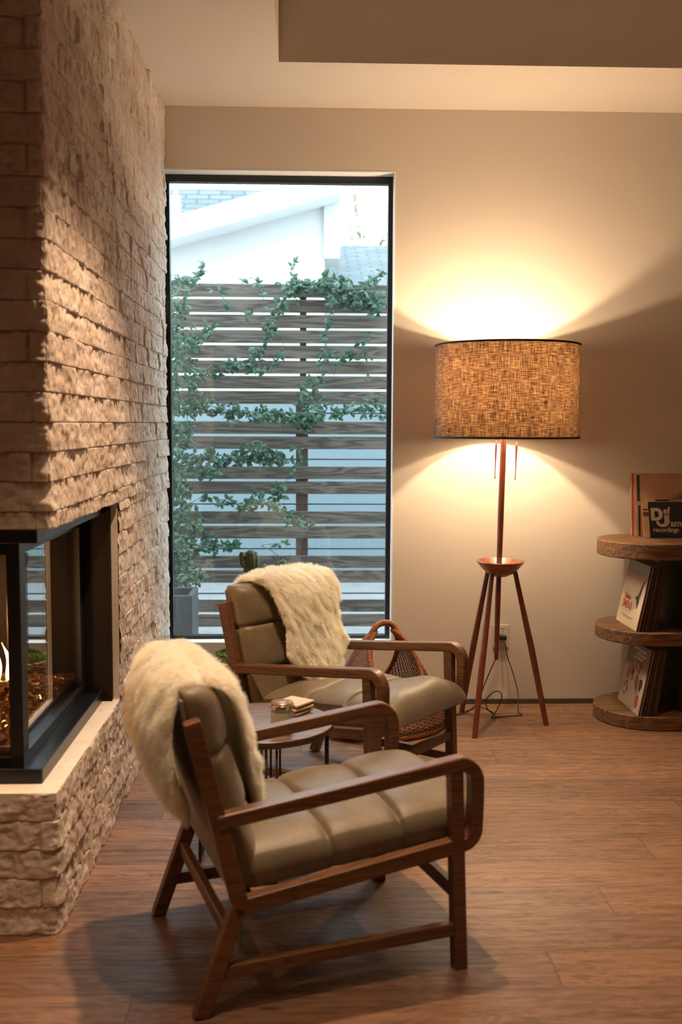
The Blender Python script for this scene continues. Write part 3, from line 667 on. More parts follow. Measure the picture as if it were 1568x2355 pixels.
# ------------------------------------------------------------------ sheepskins (pelt surface with modelled wool)
def make_fleece(chair, label, path, wid, thick, n_str, length, seed, clump=34, kink=.006):
    """path: (u,z) points from front bottom over the top to back bottom; wid(s)->(v0,v1)"""
    rng = np.random.default_rng(seed)
    P = smoothpath([(u-UO, 0, z) for u, z in path], 14); P = np.array([tuple(p) for p in P])
    seg = np.r_[0, np.cumsum(np.linalg.norm(np.diff(P, axis=0), axis=1))]; S_ = seg/seg[-1]
    NA, NB = 90, 60
    sa = np.linspace(0, 1, NA); tb = np.linspace(0, 1, NB)
    def surf(s, t_):
        x = np.interp(s, S_, P[:, 0]); z = np.interp(s, S_, P[:, 2])
        e = 1e-3; dx = np.interp(np.clip(s+e, 0, 1), S_, P[:, 0])-np.interp(np.clip(s-e, 0, 1), S_, P[:, 0]); dz = np.interp(np.clip(s+e, 0, 1), S_, P[:, 2])-np.interp(np.clip(s-e, 0, 1), S_, P[:, 2])
        ln = np.hypot(dx, dz)+1e-9; dx, dz = dx/ln, dz/ln
        nx, nz = dz, -dx                       # outward normal (path runs front -> top -> back)
        v0, v1 = wid(s); vv = v0+(v1-v0)*t_
        edge = np.minimum(np.minimum(t_, 1-t_)*(v1-v0), np.minimum(s, 1-s)*seg[-1])
        th = thick(s)*(1-np.exp(-edge/.03))+.006
        th = th+ .012*(fbm(s*9+seed, t_*7, 3, seed)-.45)*2*(edge > .01)
        curl = .018*np.exp(-edge/.02)
        bas = np.stack([x, vv, z], -1); N = np.stack([nx, np.zeros_like(nx), nz], -1)
        Nv = np.where(t_ < .5, -1, 1)*np.exp(-np.minimum(t_, 1-t_)*(v1-v0)/.025)
        N2 = N.copy(); N2[..., 1] += Nv*1.3; Ns = np.where(s < .5, -1, 1)*np.exp(-np.minimum(s, 1-s)*seg[-1]/.03)
        N2[..., 0] += dx*Ns*1.2; N2[..., 2] += dz*Ns*1.2
        N2 /= np.linalg.norm(N2, axis=-1, keepdims=True)
        return bas+N*(th-.4*curl)[..., None], N2, np.stack([dx, np.zeros_like(dx), dz], -1), bas-N*.002
    A, B = np.meshgrid(sa, tb, indexing='ij')
    top, _, _, bot = surf(A, B)
    V = np.concatenate([top.reshape(-1, 3), bot.reshape(-1, 3)]); i0 = np.arange(NA*NB).reshape(NA, NB); off = NA*NB
    q = np.stack([i0[:-1, :-1], i0[:-1, 1:], i0[1:, 1:], i0[1:, :-1]], -1).reshape(-1, 4)
    F = [q[:, ::-1], q+off]
    def strip(a): return np.stack([a[:-1], a[1:], a[1:]+off, a[:-1]+off], -1)
    F += [strip(i0[0]), strip(i0[-1])[:, ::-1], strip(i0[:, 0])[:, ::-1], strip(i0[:, -1])]
    F = np.concatenate(F)
    # wool strands
    s = rng.random(n_str); t_ = rng.random(n_str)
    ne = n_str//5; t_[:ne] = np.where(rng.random(ne) < .5, rng.random(ne)*.06, 1-rng.random(ne)*.06)
    root, N, T, _ = surf(s, t_)
    down = T*np.where(s > path_top(path), 1, -1)[:, None]      # comb away from the ridge
    # clump centres
    cs = np.floor(s*clump+rng.normal(0, .28, n_str)); ct = np.floor(t_*clump*.8+rng.normal(0, .28, n_str))
    h = np.sin(cs*12.9898+ct*78.233+seed)*43758.5453; h = h-np.floor(h); h2 = np.sin(cs*39.3+ct*11.1+seed)*24634.6; h2 = h2-np.floor(h2); h3 = np.sin(cs*7.3+ct*51.7+seed)*9134.6; h3 = h3-np.floor(h3)
    dirc = N*(.85+.3*h[:, None])+down*(.35+.25*h3[:, None]); dirc[:, 1] += (h2-.5)*.9; dirc[:, 2] -= .16
    dirc += rng.normal(0, .09, dirc.shape); dirc /= np.linalg.norm(dirc, axis=1, keepdims=True)
    ln = length*(.7+.5*h)*(.8+.4*rng.random(n_str))
    root = root-N*.012
    wv = np.cross(dirc, rng.normal(0, 1, dirc.shape)); wv /= np.linalg.norm(wv, axis=1, keepdims=True)
    K = 4; w0 = .0010; pts = []
    droop = np.zeros_like(dirc); droop[:, 2] = -1
    for k in range(K+1):
        a = k/K; c = root+dirc*(ln*a)[:, None]+droop*(ln*.28*a*a)[:, None]+wv*(kink*math.sin(a*7)*a)
        w_ = w0*(1-a*.85); pts.append((c-wv*w_, c+wv*w_))
    VV = np.stack([p for pr in pts for p in pr], 1).reshape(-1, 3)
    b = (np.arange(n_str)*(2*(K+1)))[:, None]
    FF = np.concatenate([b+np.array([[2*k, 2*k+1, 2*k+3, 2*k+2]]) for k in range(K)])
    V2 = np.concatenate([V, VV]); F2 = np.concatenate([F, FF+len(V)])
    # to world (top-level object)
    th_ = chair.rotation_euler.z; c_, s__ = math.cos(th_), math.sin(th_)
    o = npobj('sheepskin', V2, F2, MT['fleece'], None, True)
    o.location = chair.location; o.rotation_euler = (0, 0, th_)
    return tag(o, label, 'sheepskin', 'cream sheepskins on the armchairs')
def path_top(path):
    P = smoothpath([(u, 0, z) for u, z in path], 14); seg = [0]
    for i in range(1, len(P)): seg.append(seg[-1]+(P[i]-P[i-1]).length)
    k = max(range(len(P)), key=lambda i: P[i].z); return seg[k]/seg[-1]
def wfun(keys):
    k = np.array(keys); return lambda s: (np.interp(s, k[:, 0], k[:, 1]), np.interp(s, k[:, 0], k[:, 2]))
def tfun(keys):
    k = np.array(keys); return lambda s: np.interp(s, k[:, 0], k[:, 1])
# near chair: hangs mostly down the back; bulky
make_fleece(ch_a, 'thick cream sheepskin hanging down the back of the near armchair',
    [(.215, .38), (.185, .47), (.152, .60), (.120, .70), (.082, .768), (.03, .784), (-.02, .772), (-.052, .71), (-.056, .62), (-.034, .54), (-.002, .46)],
    wfun([(0, -.02, .22), (.12, -.08, .27), (.35, -.13, .27), (.46, -.19, .27), (.55, -.20, .28), (.68, -.22, .25), (.82, -.24, .24), (.94, -.22, .17), (1, -.16, .06)]),
    tfun([(0, .018), (.3, .032), (.5, .020), (.7, .022), (.85, .020), (1, .01)]), 110000, .032, 11)
make_fleece(ch_b, 'long-haired cream sheepskin over the front of the far armchair by the window',
    [(.250, .392), (.216, .43), (.180, .53), (.150, .65), (.122, .735), (.085, .785), (.03, .800), (-.03, .785), (-.060, .72), (-.050, .62), (-.02, .54)],
    wfun([(0, .0, .09), (.10, -.06, .16), (.2, -.13, .235), (.32, -.10, .21), (.42, -.12, .24), (.52, -.14, .26), (.58, -.17, .26), (.66, -.18, .26), (.8, -.16, .24), (1, -.1, .18)]),
    tfun([(0, .010), (.3, .014), (.6, .016), (1, .012)]), 115000, .036, 23)

# ------------------------------------------------------------------ side table and what stands on it
TX, TY, TZ, TR = -.135, 3.285, .45, .226
tb = tag(empty('side_table', (TX, TY, 0)), 'low round walnut side table with thin black rod legs between the armchairs', 'side table')
m = MB(); m.lathe([(TR-.002, TZ-.022), (TR, TZ-.020), (TR, TZ-.002), (TR-.002, TZ)], n=96); autosmooth(m.build('tabletop', MT['tabletop'], tb))
m = MB(); m.lathe([(TR+.0004, TZ-.020), (TR+.0008, TZ-.003)], n=96, cap0=False, cap1=False); m.build('edge_band', MT['tableedge'], tb, smooth=True)
for q in range(4):
    m = MB(); a0 = q*PI/2; dd = .055
    for k in range(4):
        a = a0+(k-1.5)*.155; m.tube([((TR-.018)*math.cos(a), (TR-.018)*math.sin(a), TZ-.02), ((TR-.018)*math.cos(a), (TR-.018)*math.sin(a), .004)], .0038, 8)
    for z in (TZ-.024, .004): m.tube([((TR-.018)*math.cos(a0+(k/6-1)*.2325*1), (TR-.018)*math.sin(a0+(k/6-1)*.2325), z) for k in range(13)], .0038, 8)
    m.build('leg', MT['black_metal'], tb, smooth=True)
cj = tag(empty('candle_jar', (-.073, 3.165, TZ)), 'glass candle jar with chrome rimmed lid on the round side table', 'candle')
m = MB(); m.lathe([(.030, .0), (.036, .003), (.0365, .078)], n=48, cap1=False); m.build('glass_jar', MT['jar'], cj, smooth=True)
m = MB(); m.lathe([(.0335, .014), (.034, .016), (.034, .068), (.0335, .069)], n=48); m.build('wax', MT['wax'], cj, smooth=False)
m = MB(); m.lathe([(.0375, .078), (.0385, .079), (.0385, .090), (.0365, .092)], n=48); autosmooth(m.build('chrome_band', MT['chrome'], cj))
m = MB(); m.lathe([(.0352, .0915), (.0345, .0965), (.001, .098)], n=48, cap1=False); m.build('lid', MT['cork'], cj, smooth=True)
m = MB(); m.lathe([(.0352, .001), (.0355, .010)], n=48); autosmooth(m.build('base_band', MT['chrome'], cj))
c0 = None
for k in range(4):
    e = empty('coaster', (-.040+.0015*k, 3.335+.002*(k % 2), TZ+.0135*k), math.radians(52+[0, 3, -2, 1][k]))
    tag(e, ['square pale wood coaster at the bottom of the stack on the side table', 'square pale wood coaster, second from the bottom of the stack', 'square pale wood coaster, second from the top of the stack', 'square pale wood coaster on top of the stack behind the candle'][k], 'coaster', 'stacked square coasters')
    m = MB(); m.box((-.047, -.047, .006), (.047, .047, .0128)); m.build('top_plate', MT['coaster'], e, bevel=.0015)
    m = MB(); m.box((-.040, -.040, .0), (.040, .040, .006)); m.build('base_pad', MT['coasteredge'], e)

# ------------------------------------------------------------------ rattan log basket by the wall
rb = tag(empty('wicker_basket', (.365, 4.735, 0), .48), 'brown rattan basket with tall peaked sides and arched handle on the floor', 'basket')
def rat_pt(th, h, f=0):
    """surface of the basket: bowl that closes towards the handle; h in 0..1"""
    z = .012+.445*h
    R = .30*(1-h)**.62*(1-.10*h)+.028
    if h < .10: R *= .86+.14*(h/.10)**.5
    return Vector(((R+f)*math.cos(th), (R+f)*math.sin(th)*.84, z))
def rim_h(th):
    c = abs(math.cos(th)); return min(.985, .30+.685*max(0, (c-.30)/.70)**1.35) if c > .30 else .30
m = MB(); NTH = 84
for j in range(NTH):                       # vertical stakes
    th = 2*PI*j/NTH; hr = rim_h(th); m.tube([rat_pt(th, hr*k/10) for k in range(11)], .0021, 4)
rows_ = 58
for i in range(rows_):                     # woven rows
    h = (i+.5)/rows_; run = []
    for j in range(NTH*2+1):
        th = 2*PI*j/(NTH*2)
        ok = h <= rim_h(th)-.004
        if ok: run.append(rat_pt(th, h, .0036*math.cos(PI*(j/2+i))*(1 if j % 2 == 0 else 0)))
        if (not ok or j == NTH*2) and run:
            if len(run) > 2: m.tube(run, .0026, 4)
            run = []
m.build('woven_side', MT['rattan'], rb, smooth=True)
for sgn in (0, 1):
    pts = []
    for k in range(121):
        th = -PI/2+PI*k/120+sgn*PI; pts.append(rat_pt(th, rim_h(th)))
    m = MB(); m.tube(pts, .010, 8)
    for i in range(0, len(pts)-1):           # wrapped binding
        for q in range(4):
            p = pts[i].lerp(pts[i+1], q/4); d = (pts[min(i+2, len(pts)-1)]-pts[max(i-1, 0)]).normalized()
            if d.length < .1: continue
            x = d.cross(Vector((0, 0, 1))).normalized() if abs(d.z) < .95 else d.cross(Vector((1, 0, 0))).normalized(); y = d.cross(x)
            if (i*4+q) % 3 == 0: m.tube([p+(x*math.cos(a)+y*math.sin(a))*.0112+d*.0025*(a/6.28) for a in [6.28*w/8 for w in range(9)]], .0018, 4, cap=False)
    m.build('rim', MT['rattanrim'], rb, smooth=True)
m = MB(); hp = [rat_pt(PI, .9), Vector((-.062, 0, .455)), Vector((-.040, 0, .480)), Vector((0, 0, .490)), Vector((.040, 0, .480)), Vector((.062, 0, .455)), rat_pt(0, .9)]
hp = smoothpath(hp, 10); m.tube(hp, .012, 10)
for i in range(0, len(hp)-1):
    p = hp[i]; d = (hp[i+1]-hp[i]).normalized(); x = Vector((0, 1, 0)); y = d.cross(x)
    m.tube([p+(x*math.cos(a)+y*math.sin(a))*.0132+d*.005*(a/6.28) for a in [6.28*w/8 for w in range(9)]], .0022, 4, cap=False)
m.build('handle', MT['rattanrim'], rb, smooth=True)
m = MB(); m.tube([(.285*math.cos(2*PI*k/60), .285*.84*math.sin(2*PI*k/60), .020) for k in range(60)], .018, 8, closed=True)
for k in range(150):
    a = 2*PI*k/150; c = Vector((.285*math.cos(a), .285*.84*math.sin(a), .020)); rd = Vector((math.cos(a), math.sin(a), 0)); 
    m.tube([c+rd*.0195*math.cos(b)+Vector((0, 0, 1))*.0195*math.sin(b) for b in [6.28*w/8 for w in range(9)]], .0028, 4, cap=False)
m.V = [(x, y, max(.0005, z)) for x, y, z in m.V]
m.build('base_ring', MT['rattanrim'], rb, smooth=True)
m = MB(); m.lathe([(.28, .012), (.28, .018)], n=48); o = m.build('basket_floor', MT['rattan'], rb); o.scale = (1, .84, 1)

# ------------------------------------------------------------------ moss basket
mb_ = tag(empty('seagrass_basket', (-.315, 4.72, 0)), 'woven seagrass basket with a hoop handle beside the stone wall', 'basket')
def sg(th, h): 
    R = .098+.034*math.sin(PI*min(1, h*.62+.08))+.004*h; return Vector((R*math.cos(th), R*math.sin(th), .006+.315*h))
m = MB()
for i in range(24):
    n_ = 60; m.tube([sg(2*PI*j/n_, (i+.5)/24)*1+Vector((math.cos(2*PI*j/n_), math.sin(2*PI*j/n_), 0))*.0045*math.cos(PI*(j//2+i)) for j in range(n_)], .0072, 6, closed=True)
for i in range(11):
    for j in range(15):
        a = 2*PI*(j+.5*(i % 2))/15; h = (i+.5)/11; m.tube([sg(a-.14, h-.035)+Vector((math.cos(a), math.sin(a), 0))*.006, sg(a, h)+Vector((math.cos(a), math.sin(a), 0))*.013, sg(a+.14, h+.035)+Vector((math.cos(a), math.sin(a), 0))*.006], [.003, .0085, .003], 6)
m.build('woven_side', MT['seagrass'], mb_, smooth=True)
m = MB(); m.tube([sg(2*PI*k/60, 1)+Vector((0, 0, .004)) for k in range(60)], .006, 6, closed=True)
for k in range(90):
    c = sg(2*PI*k/90, 1)+Vector((0, 0, .004)); rd = Vector((math.cos(2*PI*k/90), math.sin(2*PI*k/90), 0)); m.tube([c+rd*.0068*math.cos(b)+Vector((0, 0, 1))*.0068*math.sin(b) for b in [6.28*w/6 for w in range(7)]], .0018, 4, cap=False)
m.build('rim', MT['seagrassrim'], mb_, smooth=True)
for a in (-2.0, 1.14):
    c = sg(a, .98); tg = Vector((-math.sin(a), math.cos(a), 0)); m = MB()
    m.tube([c+tg*.034*math.cos(PI*k/16)+Vector((0, 0, 1))*(.052*math.sin(PI*k/16)) for k in range(17)], .0045, 8)
    for k in range(40):
        t_ = PI*k/39; p = c+tg*.034*math.cos(t_)+Vector((0, 0, 1))*(.052*math.sin(t_)); d = (tg*-math.sin(t_)+Vector((0, 0, 1))*math.cos(t_)); x = Vector((math.cos(a), math.sin(a), 0)); y = d.cross(x)
        m.tube([p+(x*math.cos(b)+y*math.sin(b))*.0052 for b in [6.28*w/6 for w in range(7)]], .0015, 4, cap=False)
    m.build('handle', MT['seagrass'], mb_, smooth=True)
m = MB(); m.lathe([(.095, .006), (.095, .012)], n=32); m.build('basket_floor', MT['seagrass'], mb_)
# moss
rg = random.Random(9); V = []; F = []
def blob(c, r, V, F, n=12, mm=8, seed=0):
    b = len(V)
    for i in range(mm+1):
        ph = PI/2*i/mm
        for j in range(n):
            a = 2*PI*j/n; d = 1+.12*math.sin(3*a+seed)+.08*math.sin(5*a+2*seed); V.append((c[0]+r*d*math.cos(a)*math.cos(ph), c[1]+r*d*math.sin(a)*math.cos(ph), c[2]+r*.75*math.sin(ph)))
    for i in range(mm):
        for j in range(n): F.append([b+i*n+j, b+i*n+(j+1) % n, b+(i+1)*n+(j+1) % n, b+(i+1)*n+j])
V.append((0,0,0)); V = []
blob((0, 0, .285), .112, V, F, 24, 8, 1)
for k in range(9): a = k*.7; blob((.058*math.cos(a), .058*math.sin(a), .305+.01*(k % 3)), .045+.012*(k % 2), V, F, 12, 6, k)
base = len(V)
for k in range(9000):
    f = F[rg.randrange(base and len(F))]; p = Vector((0, 0, 0)); ws = [rg.random() for _ in f]; sw = sum(ws)
    for w_, i in zip(ws, f): p += Vector(V[i])*(w_/sw)
    d = (p-Vector((0, 0, .25))).normalized()+Vector((rg.gauss(0, .5), rg.gauss(0, .5), rg.gauss(0, .4))); d.normalize(); x = d.cross(Vector((rg.random(), rg.random(), rg.random()))).normalized()
    l_ = rg.uniform(.006, .018); b = len(V); V += [tuple(p-x*.0012), tuple(p+x*.0012), tuple(p+d*l_+Vector((0, 0, .0)))]
    if k == 0: nF0 = len(F)
    F.append([b, b+1, b+2]) if k < 0 else None
    if 'MF' not in globals(): MF = []
    MF.append([b, b+1, b+2])
mo = npobj('moss', V, F+MF, MT['moss'], None, True); mo.location = (-.315, 4.72, 0)
tag(mo, 'bright green moss mound filling the seagrass basket', 'moss', kind='stuff')

# ------------------------------------------------------------------ potted cactus behind the far chair
cx = tag(empty('potted_cactus', (-.205, 4.955, 0)), 'dark green columnar cactus in a pot between the far armchair and the window', 'cactus')
m = MB(); m.lathe([(.075, 0), (.10, .20), (.108, .24), (.108, .25), (.098, .25), (.095, .22), (.001, .22)], n=40, cap1=False); autosmooth(m.build('pot', MT['pot'], cx))
m = MB(); m.lathe([(.094, .215), (.08, .228), (.001, .232)], n=32, cap1=False); m.build('soil', MT['soil'], cx)
def cactus_stem(pts, R, ribs=5, nm='cactus_stem'):
    m = MB(); P = smoothpath(pts, 10); N = len(P); n = ribs*8; V = []; F = []; ridge = []
    Ln = [0]
    for i in range(1, N): Ln.append(Ln[-1]+(P[i]-P[i-1]).length)
    for i, p in enumerate(P):
        rest = Ln[-1]-Ln[i]; f = min(1, math.sqrt(max(0, 1-(1-min(1, rest/(R*1.3)))**2)))*min(1, .55+Ln[i]/.03)
        for k in range(n):
            a = 2*PI*k/n; rr_ = R*f*(.78+.22*abs(math.cos(a*ribs/2))**1.2)+.0004; V.append((p.x+rr_*math.cos(a), p.y+rr_*math.sin(a), p.z))
    for i in range(N-1):
        for k in range(n): F.append([i*n+k, i*n+(k+1) % n, (i+1)*n+(k+1) % n, (i+1)*n+k])
    F.append([(N-1)*n+k for k in range(n)]); o = npobj(nm, V, F, MT['cactus'], cx, True)
    m = MB(); step = max(1, int(.022/(Ln[-1]/N)))
    for i in range(step, N-1, step):
        rest = Ln[-1]-Ln[i]; f = min(1, math.sqrt(max(0, 1-(1-min(1, rest/(R*1.3)))**2)))
        for q in range(ribs):
            a = 2*PI*q/ribs; c = P[i]+Vector((math.cos(a), math.sin(a), 0))*R*f
            for b in (-.7, 0, .7): d = Vector((math.cos(a+b), math.sin(a+b), .35 if b else 0)); m.tube([c, c+d*.010], [.0012, .0003], 3)
    tag(m.build('spines', MT['spine'], o), kind='stuff')
    return o
cactus_stem([(-.055, -.04, .21), (-.058, -.042, .5), (-.056, -.04, .815)], .036)
cactus_stem([(-.070, -.05, .715), (-.094, -.07, .745), (-.097, -.072, .805)], .0125)
cactus_stem([(.015, -.05, .21), (.012, -.05, .45), (.010, -.05, .745)], .029)
cactus_stem([(-.018, -.075, .60), (-.030, -.09, .66), (-.026, -.088, .728)], .016)
cactus_stem([(.062, .0, .21), (.085, .0, .45), (.098, .0, .760)], .029)

# ------------------------------------------------------------------ rounded record shelf
shf = tag(empty('record_shelf', (2.05, 4.86, 0)), 'rustic wooden shelf unit with thick rounded shelves at the right edge', 'shelf')
SXC, SYC, SRR = 1.632, 4.862, .236
def stad(r, x1=2.75):
    P = [(SXC+r*math.cos(PI/2+PI*k/40)-2.05, r*math.sin(PI/2+PI*k/40)) for k in range(41)]
    return P+[(x1-2.05+r*math.cos(-PI/2+PI*k/20), r*math.sin(-PI/2+PI*k/20)) for k in range(21)]
for z0, z1 in ((.0, .066), (.396, .457), (.793, .868)):
    m = MB(); m.prism(stad(SRR), z0, z1); o = m.build('shelf_board', MT['shelfwood'], shf, bevel=.007, seg=3); autosmooth(o)
for z0, z1 in ((.066, .396), (.457, .793)):
    m = MB(); m.box((1.76-2.05, -.15, z0), (2.62-2.05, .20, z1)); m.build('support_block', simple('dark aged board', (.045, .026, .015), .75, 0, .35, 12, .6), shf, bevel=.004)
def sleeve_mat(i, col):
    return simple('record sleeve %d' % i, col, .55, 0, .18, 30)
SL = [(.05, .03, .02), (.11, .05, .025), (.025, .018, .015), (.16, .09, .05), (.07, .03, .02), (.20, .13, .08), (.035, .03, .03), (.12, .03, .02)]
SM = [sleeve_mat(i, c) for i, c in enumerate(SL)]
def record(x, yf, z, lean, th, mat, label, group):
    """LP sleeve standing on its edge, spine towards the room, leaning right"""
    e = bpy.data.objects.new('vinyl_record', None); link(e); e.empty_display_size = .05; e.location = (x, yf, z); e.rotation_euler = (0, lean, 0)
    tag(e, label, 'record', group)
    m = MB(); m.box((0, 0, 0), (th, .308, .308)); o = m.build('sleeve', mat, e, bevel=.0012)
    m = MB(); m.box((.0008, .002, .3076), (th-.0008, .306, .3086)); m.build('open_edge', MT['paperedge'], e)
    return e
def row(x0, z, yf, n, lean, group, where, first_mat, ff):
    x = x0; out_ = []
    for i in range(n):
        th = [.0048, .0036, .0052, .0042, .0056][(i*7) % 5]; ln = lean-.004*i
        mt = first_mat if i == 0 else SM[(i*5+3) % 8]
        lab = ff if i == 0 else '%s record sleeve, %s from the left %s' % (['dark brown', 'reddish brown', 'black', 'tan', 'brown', 'buff', 'charcoal', 'rust red'][(i*5+3) % 8], ['first', 'second', 'third', 'fourth', 'fifth', 'sixth', 'seventh', 'eighth', 'ninth', 'tenth', 'eleventh', 'twelfth', 'thirteenth', 'fourteenth', 'fifteenth', 'sixteenth', 'seventeenth', 'eighteenth'][i], where)
        out_.append(record(x, yf+.004*math.sin(i*2.1), z+.0008+.0, ln, th, mt, lab, group)); x += th/math.cos(ln)+.0006
    return out_
def grad_cover(name, stops):
    t = NT(name); v = t.coord((1, 1, 1)); sx = t.new('ShaderNodeSeparateXYZ'); t.l(v, sx.inputs[0])
    t.col(t.ramp(t.math('DIVIDE', sx.outputs[2], .308), stops)); t.b.inputs['Roughness'].default_value = .35; return t.m
omat = grad_cover('pale sleeve with a printed dark red band at the top', [(0, (.62, .50, .34)), (.30, (.66, .58, .46)), (.62, (.60, .52, .44)), (.74, (.33, .10, .08)), (.82, (.07, .045, .05)), (1, (.06, .045, .05))])
mids = row(1.523, .457, 4.668, 18, .205, 'records on the middle shelf', 'in the middle shelf row', omat, 'record with pale cover and red lettering, front of middle row')
rmat = grad_cover('red brown sleeve', [(0, (.42, .36, .30)), (.55, (.45, .38, .31)), (.68, (.13, .035, .02)), (1, (.12, .03, .02))])
bots = row(1.535, .066, 4.645, 17, .19, 'records on the bottom shelf', 'in the bottom shelf row', rmat, 'record with red-brown illustrated cover, front of bottom row')
def txt(s, size, mat, parent, M_, name='lettering', bold=.0, ext=.0004, sx=1):
    cu = bpy.data.curves.new(name, 'FONT'); cu.body = s; cu.size = size; cu.extrude = ext; cu.offset = bold; cu.resolution_u = 4
    o = bpy.data.objects.new(name, cu); COL.objects.link(o); dg = bpy.context.evaluated_depsgraph_get(); me = bpy.data.meshes.new_from_object(o.evaluated_get(dg)); bpy.data.objects.remove(o, do_unlink=True)
    me.materials.clear(); me.materials.append(mat); me.transform(Matrix.Diagonal((sx, 1, 1, 1))); me.transform(M_)
    return link(bpy.data.objects.new(name, me), parent)
# cover faces look towards -X (left): text x axis runs along -y .. reading left(back, +y) to right(front, -y)
def MX(y, z, off=-.0006): return Matrix(((0, 0, -1, off), (-1, 0, 0, y), (0, 1, 0, z), (0, 0, 0, 1)))
red = simple('red print', (.42, .045, .02), .5); drk = simple('dark print', (.03, .022, .02), .5); wht = simple('cream print', (.52, .45, .36), .5)
e = mids[0]
txt('Damien', .038, red, e, MX(.255, .122), bold=.0006, sx=.75); txt('OMEN II', .052, red, e, MX(.268, .080), bold=.0008, sx=.72)
m = MB(); m.box((-.0008, .09, .043), (0, .24, .0455)); m.box((-.0008, .10, .036), (0, .22, .0375)); m.build('printed_line', drk, e)
# plain bird-like mark, generic
def flat(poly, mat, parent, name, off=-.0012):
    n = len(poly); V = [(off, y, z) for y, z in poly]+[(0, y, z) for y, z in poly]
    return npobj(name, V, [list(range(n)), list(range(n, 2*n))[::-1]]+[[i, n+i, n+(i+1) % n, (i+1) % n] for i in range(n)], mat, parent, False)
flat([(y_-.036, z_+.026) for y_, z_ in [(.142, .118), (.120, .108), (.096, .070), (.088, .100), (.090, .125), (.078, .165), (.066, .200), (.040, .225), (.052, .215), (.078, .205), (.094, .175), (.108, .140), (.118, .126), (.132, .128)]], drk, e, 'printed_shape')
e = bots[0]
rgx = random.Random(4)
for k in range(26):
    y = rgx.uniform(.03, .27); z = rgx.uniform(.04, .165)+(.05 if .08 < y < .2 else 0); w_ = rgx.uniform(.008, .022)
    flat([(y+w_*math.cos(a)*rgx.uniform(.6, 1.1), z+w_*1.6*math.sin(a)*rgx.uniform(.6, 1.1)) for a in [2*PI*q/9 for q in range(9)]], [simple('print a', (.22, .10, .05), .5), drk, red, wht, simple('print b', (.30, .18, .09), .5)][k % 5] if k < 5 else bpy.data.materials[['print a', 'dark print', 'red print', 'cream print', 'print b'][k % 5]], e, 'printed_shape', -.0008-.00006*k)
m = MB()
for z, a, b in ((.275, .06, .22), (.255, .05, .17), (.235, .08, .2)):
    y = a
    while y < b: m.box((-.0008, y, z), (0, y+.010, z+.014)); y += .013
m.build('printed_title', wht, e)
# records facing the room on the top shelf, leaning back on the wall
def face_record(x, y, z, w, lean, th, mat, label, group='records displayed on the top shelf'):
    e = bpy.data.objects.new('vinyl_record', None); link(e); e.location = (x, y, z); e.rotation_euler = (-lean, 0, 0); tag(e, label, 'record', group)
    m = MB(); m.box((0, 0, 0), (w, th, w)); m.build('sleeve', mat, e, bevel=.001); return e
TZ_ = .869
face_record(1.595, 5.000, TZ_, .306, .12, .005, simple('cream sleeve', (.50, .30, .20), .5), 'cream-edged record at the very back of the top shelf')
e = face_record(1.598, 4.990, TZ_, .305, .12, .005, simple('maroon sleeve', (.25, .05, .035), .5), 'maroon-edged record second from the back on the top shelf')
face_record(1.604, 4.980, TZ_, .306, .12, .004, simple('rose sleeve', (.45, .20, .14), .5), 'pinkish record third from the back on the top shelf')
e = face_record(1.610, 4.970, TZ_, .306, .12, .004, simple('tan sleeve', (.40, .22, .13), .45, var=.08), 'tan record cover with a black spine strip standing on the top shelf')
MF_ = lambda x, z, off=-.0006: Matrix(((1, 0, 0, x), (0, 0, -1, off), (0, 1, 0, z), (0, 0, 0, 1)))
m = MB(); m.box((.006, -.0009, .17), (.020, 0, .297)); m.box((.012, -.0009, .0), (.022, 0, .15)); m.build('black_strip', drk, e)
gx = simple('grey print', (.22, .15, .10), .5)
m = MB(); m.box((.045, -.0008, .150), (.17, 0, .178)); m.build('printed_shape', simple('pale print', (.46, .29, .19), .5), e)
m = MB(); m.box((.095, -.0011, .170), (.165, 0, .178)); m.build('printed_shape', drk, e)
m = MB(); m.V = [(.165, -.0012, .178), (.215, -.0012, .178), (.262, -.0012, .245), (.240, -.0012, .235), (.200, -.0012, .198), (.165, -.0002, .178), (.215, -.0002, .178), (.262, -.0002, .245), (.240, -.0002, .235), (.200, -.0002, .198)]
m.F = [[0,1,2,3,4], [9,8,7,6,5]]+[[i, 5+i, 5+(i+1) % 5, (i+1) % 5] for i in range(5)]; m.MI = [0]*7; m.build('printed_shape', gx, e)
txt('BEAS', .015, drk, e, MF_(.214, .183, -.0016), bold=.0004)
e = face_record(1.628, 4.905, TZ_, .178, .30, .003, simple('tan single sleeve', (.42, .24, .12), .5, var=.05), 'seven inch single in a tan sleeve behind the black one')
m = MB(); m.box((.002, -.0009, .105), (.05, 0, .125)); m.box((.002, -.0009, .135), (.05, 0, .142)); m.build('printed_shape', simple('dark red print', (.14, .03, .02), .5), e)
e = face_record(1.652, 4.885, TZ_, .178, .30, .004, simple('black single sleeve', (.008, .008, .008), .45), 'black seven inch record with pale hip hop label lettering on the top shelf')
gy = simple('khaki print', (.34, .25, .17), .5)
def letter(outer, inner, x, z, off=-.0010):
    m = MB(); n = len(outer)
    for q in range(n-1):
        quad = [outer[q], outer[q+1], inner[q+1], inner[q]]
        V_ = [(x+a, off, z+b) for a, b in quad]+[(x+a, -.0002, z+b) for a, b in quad]
        m.add(V_, [[0, 1, 2, 3], [7, 6, 5, 4], [0, 4, 5, 1], [2, 6, 7, 3]])
    return m
oD = [(0, 0), (0, .062)]+[(.030+.0275*math.sin(PI*q/12), .031+.031*math.cos(PI*q/12)) for q in range(13)]+[(0, 0)]
iD = [(.018, .0155), (.018, .0465)]+[(.026+.0125*math.sin(PI*q/12), .031+.0155*math.cos(PI*q/12)) for q in range(13)]+[(.018, .0155)]
letter(oD, iD, .0105, .0855).build('lettering', gy, e)
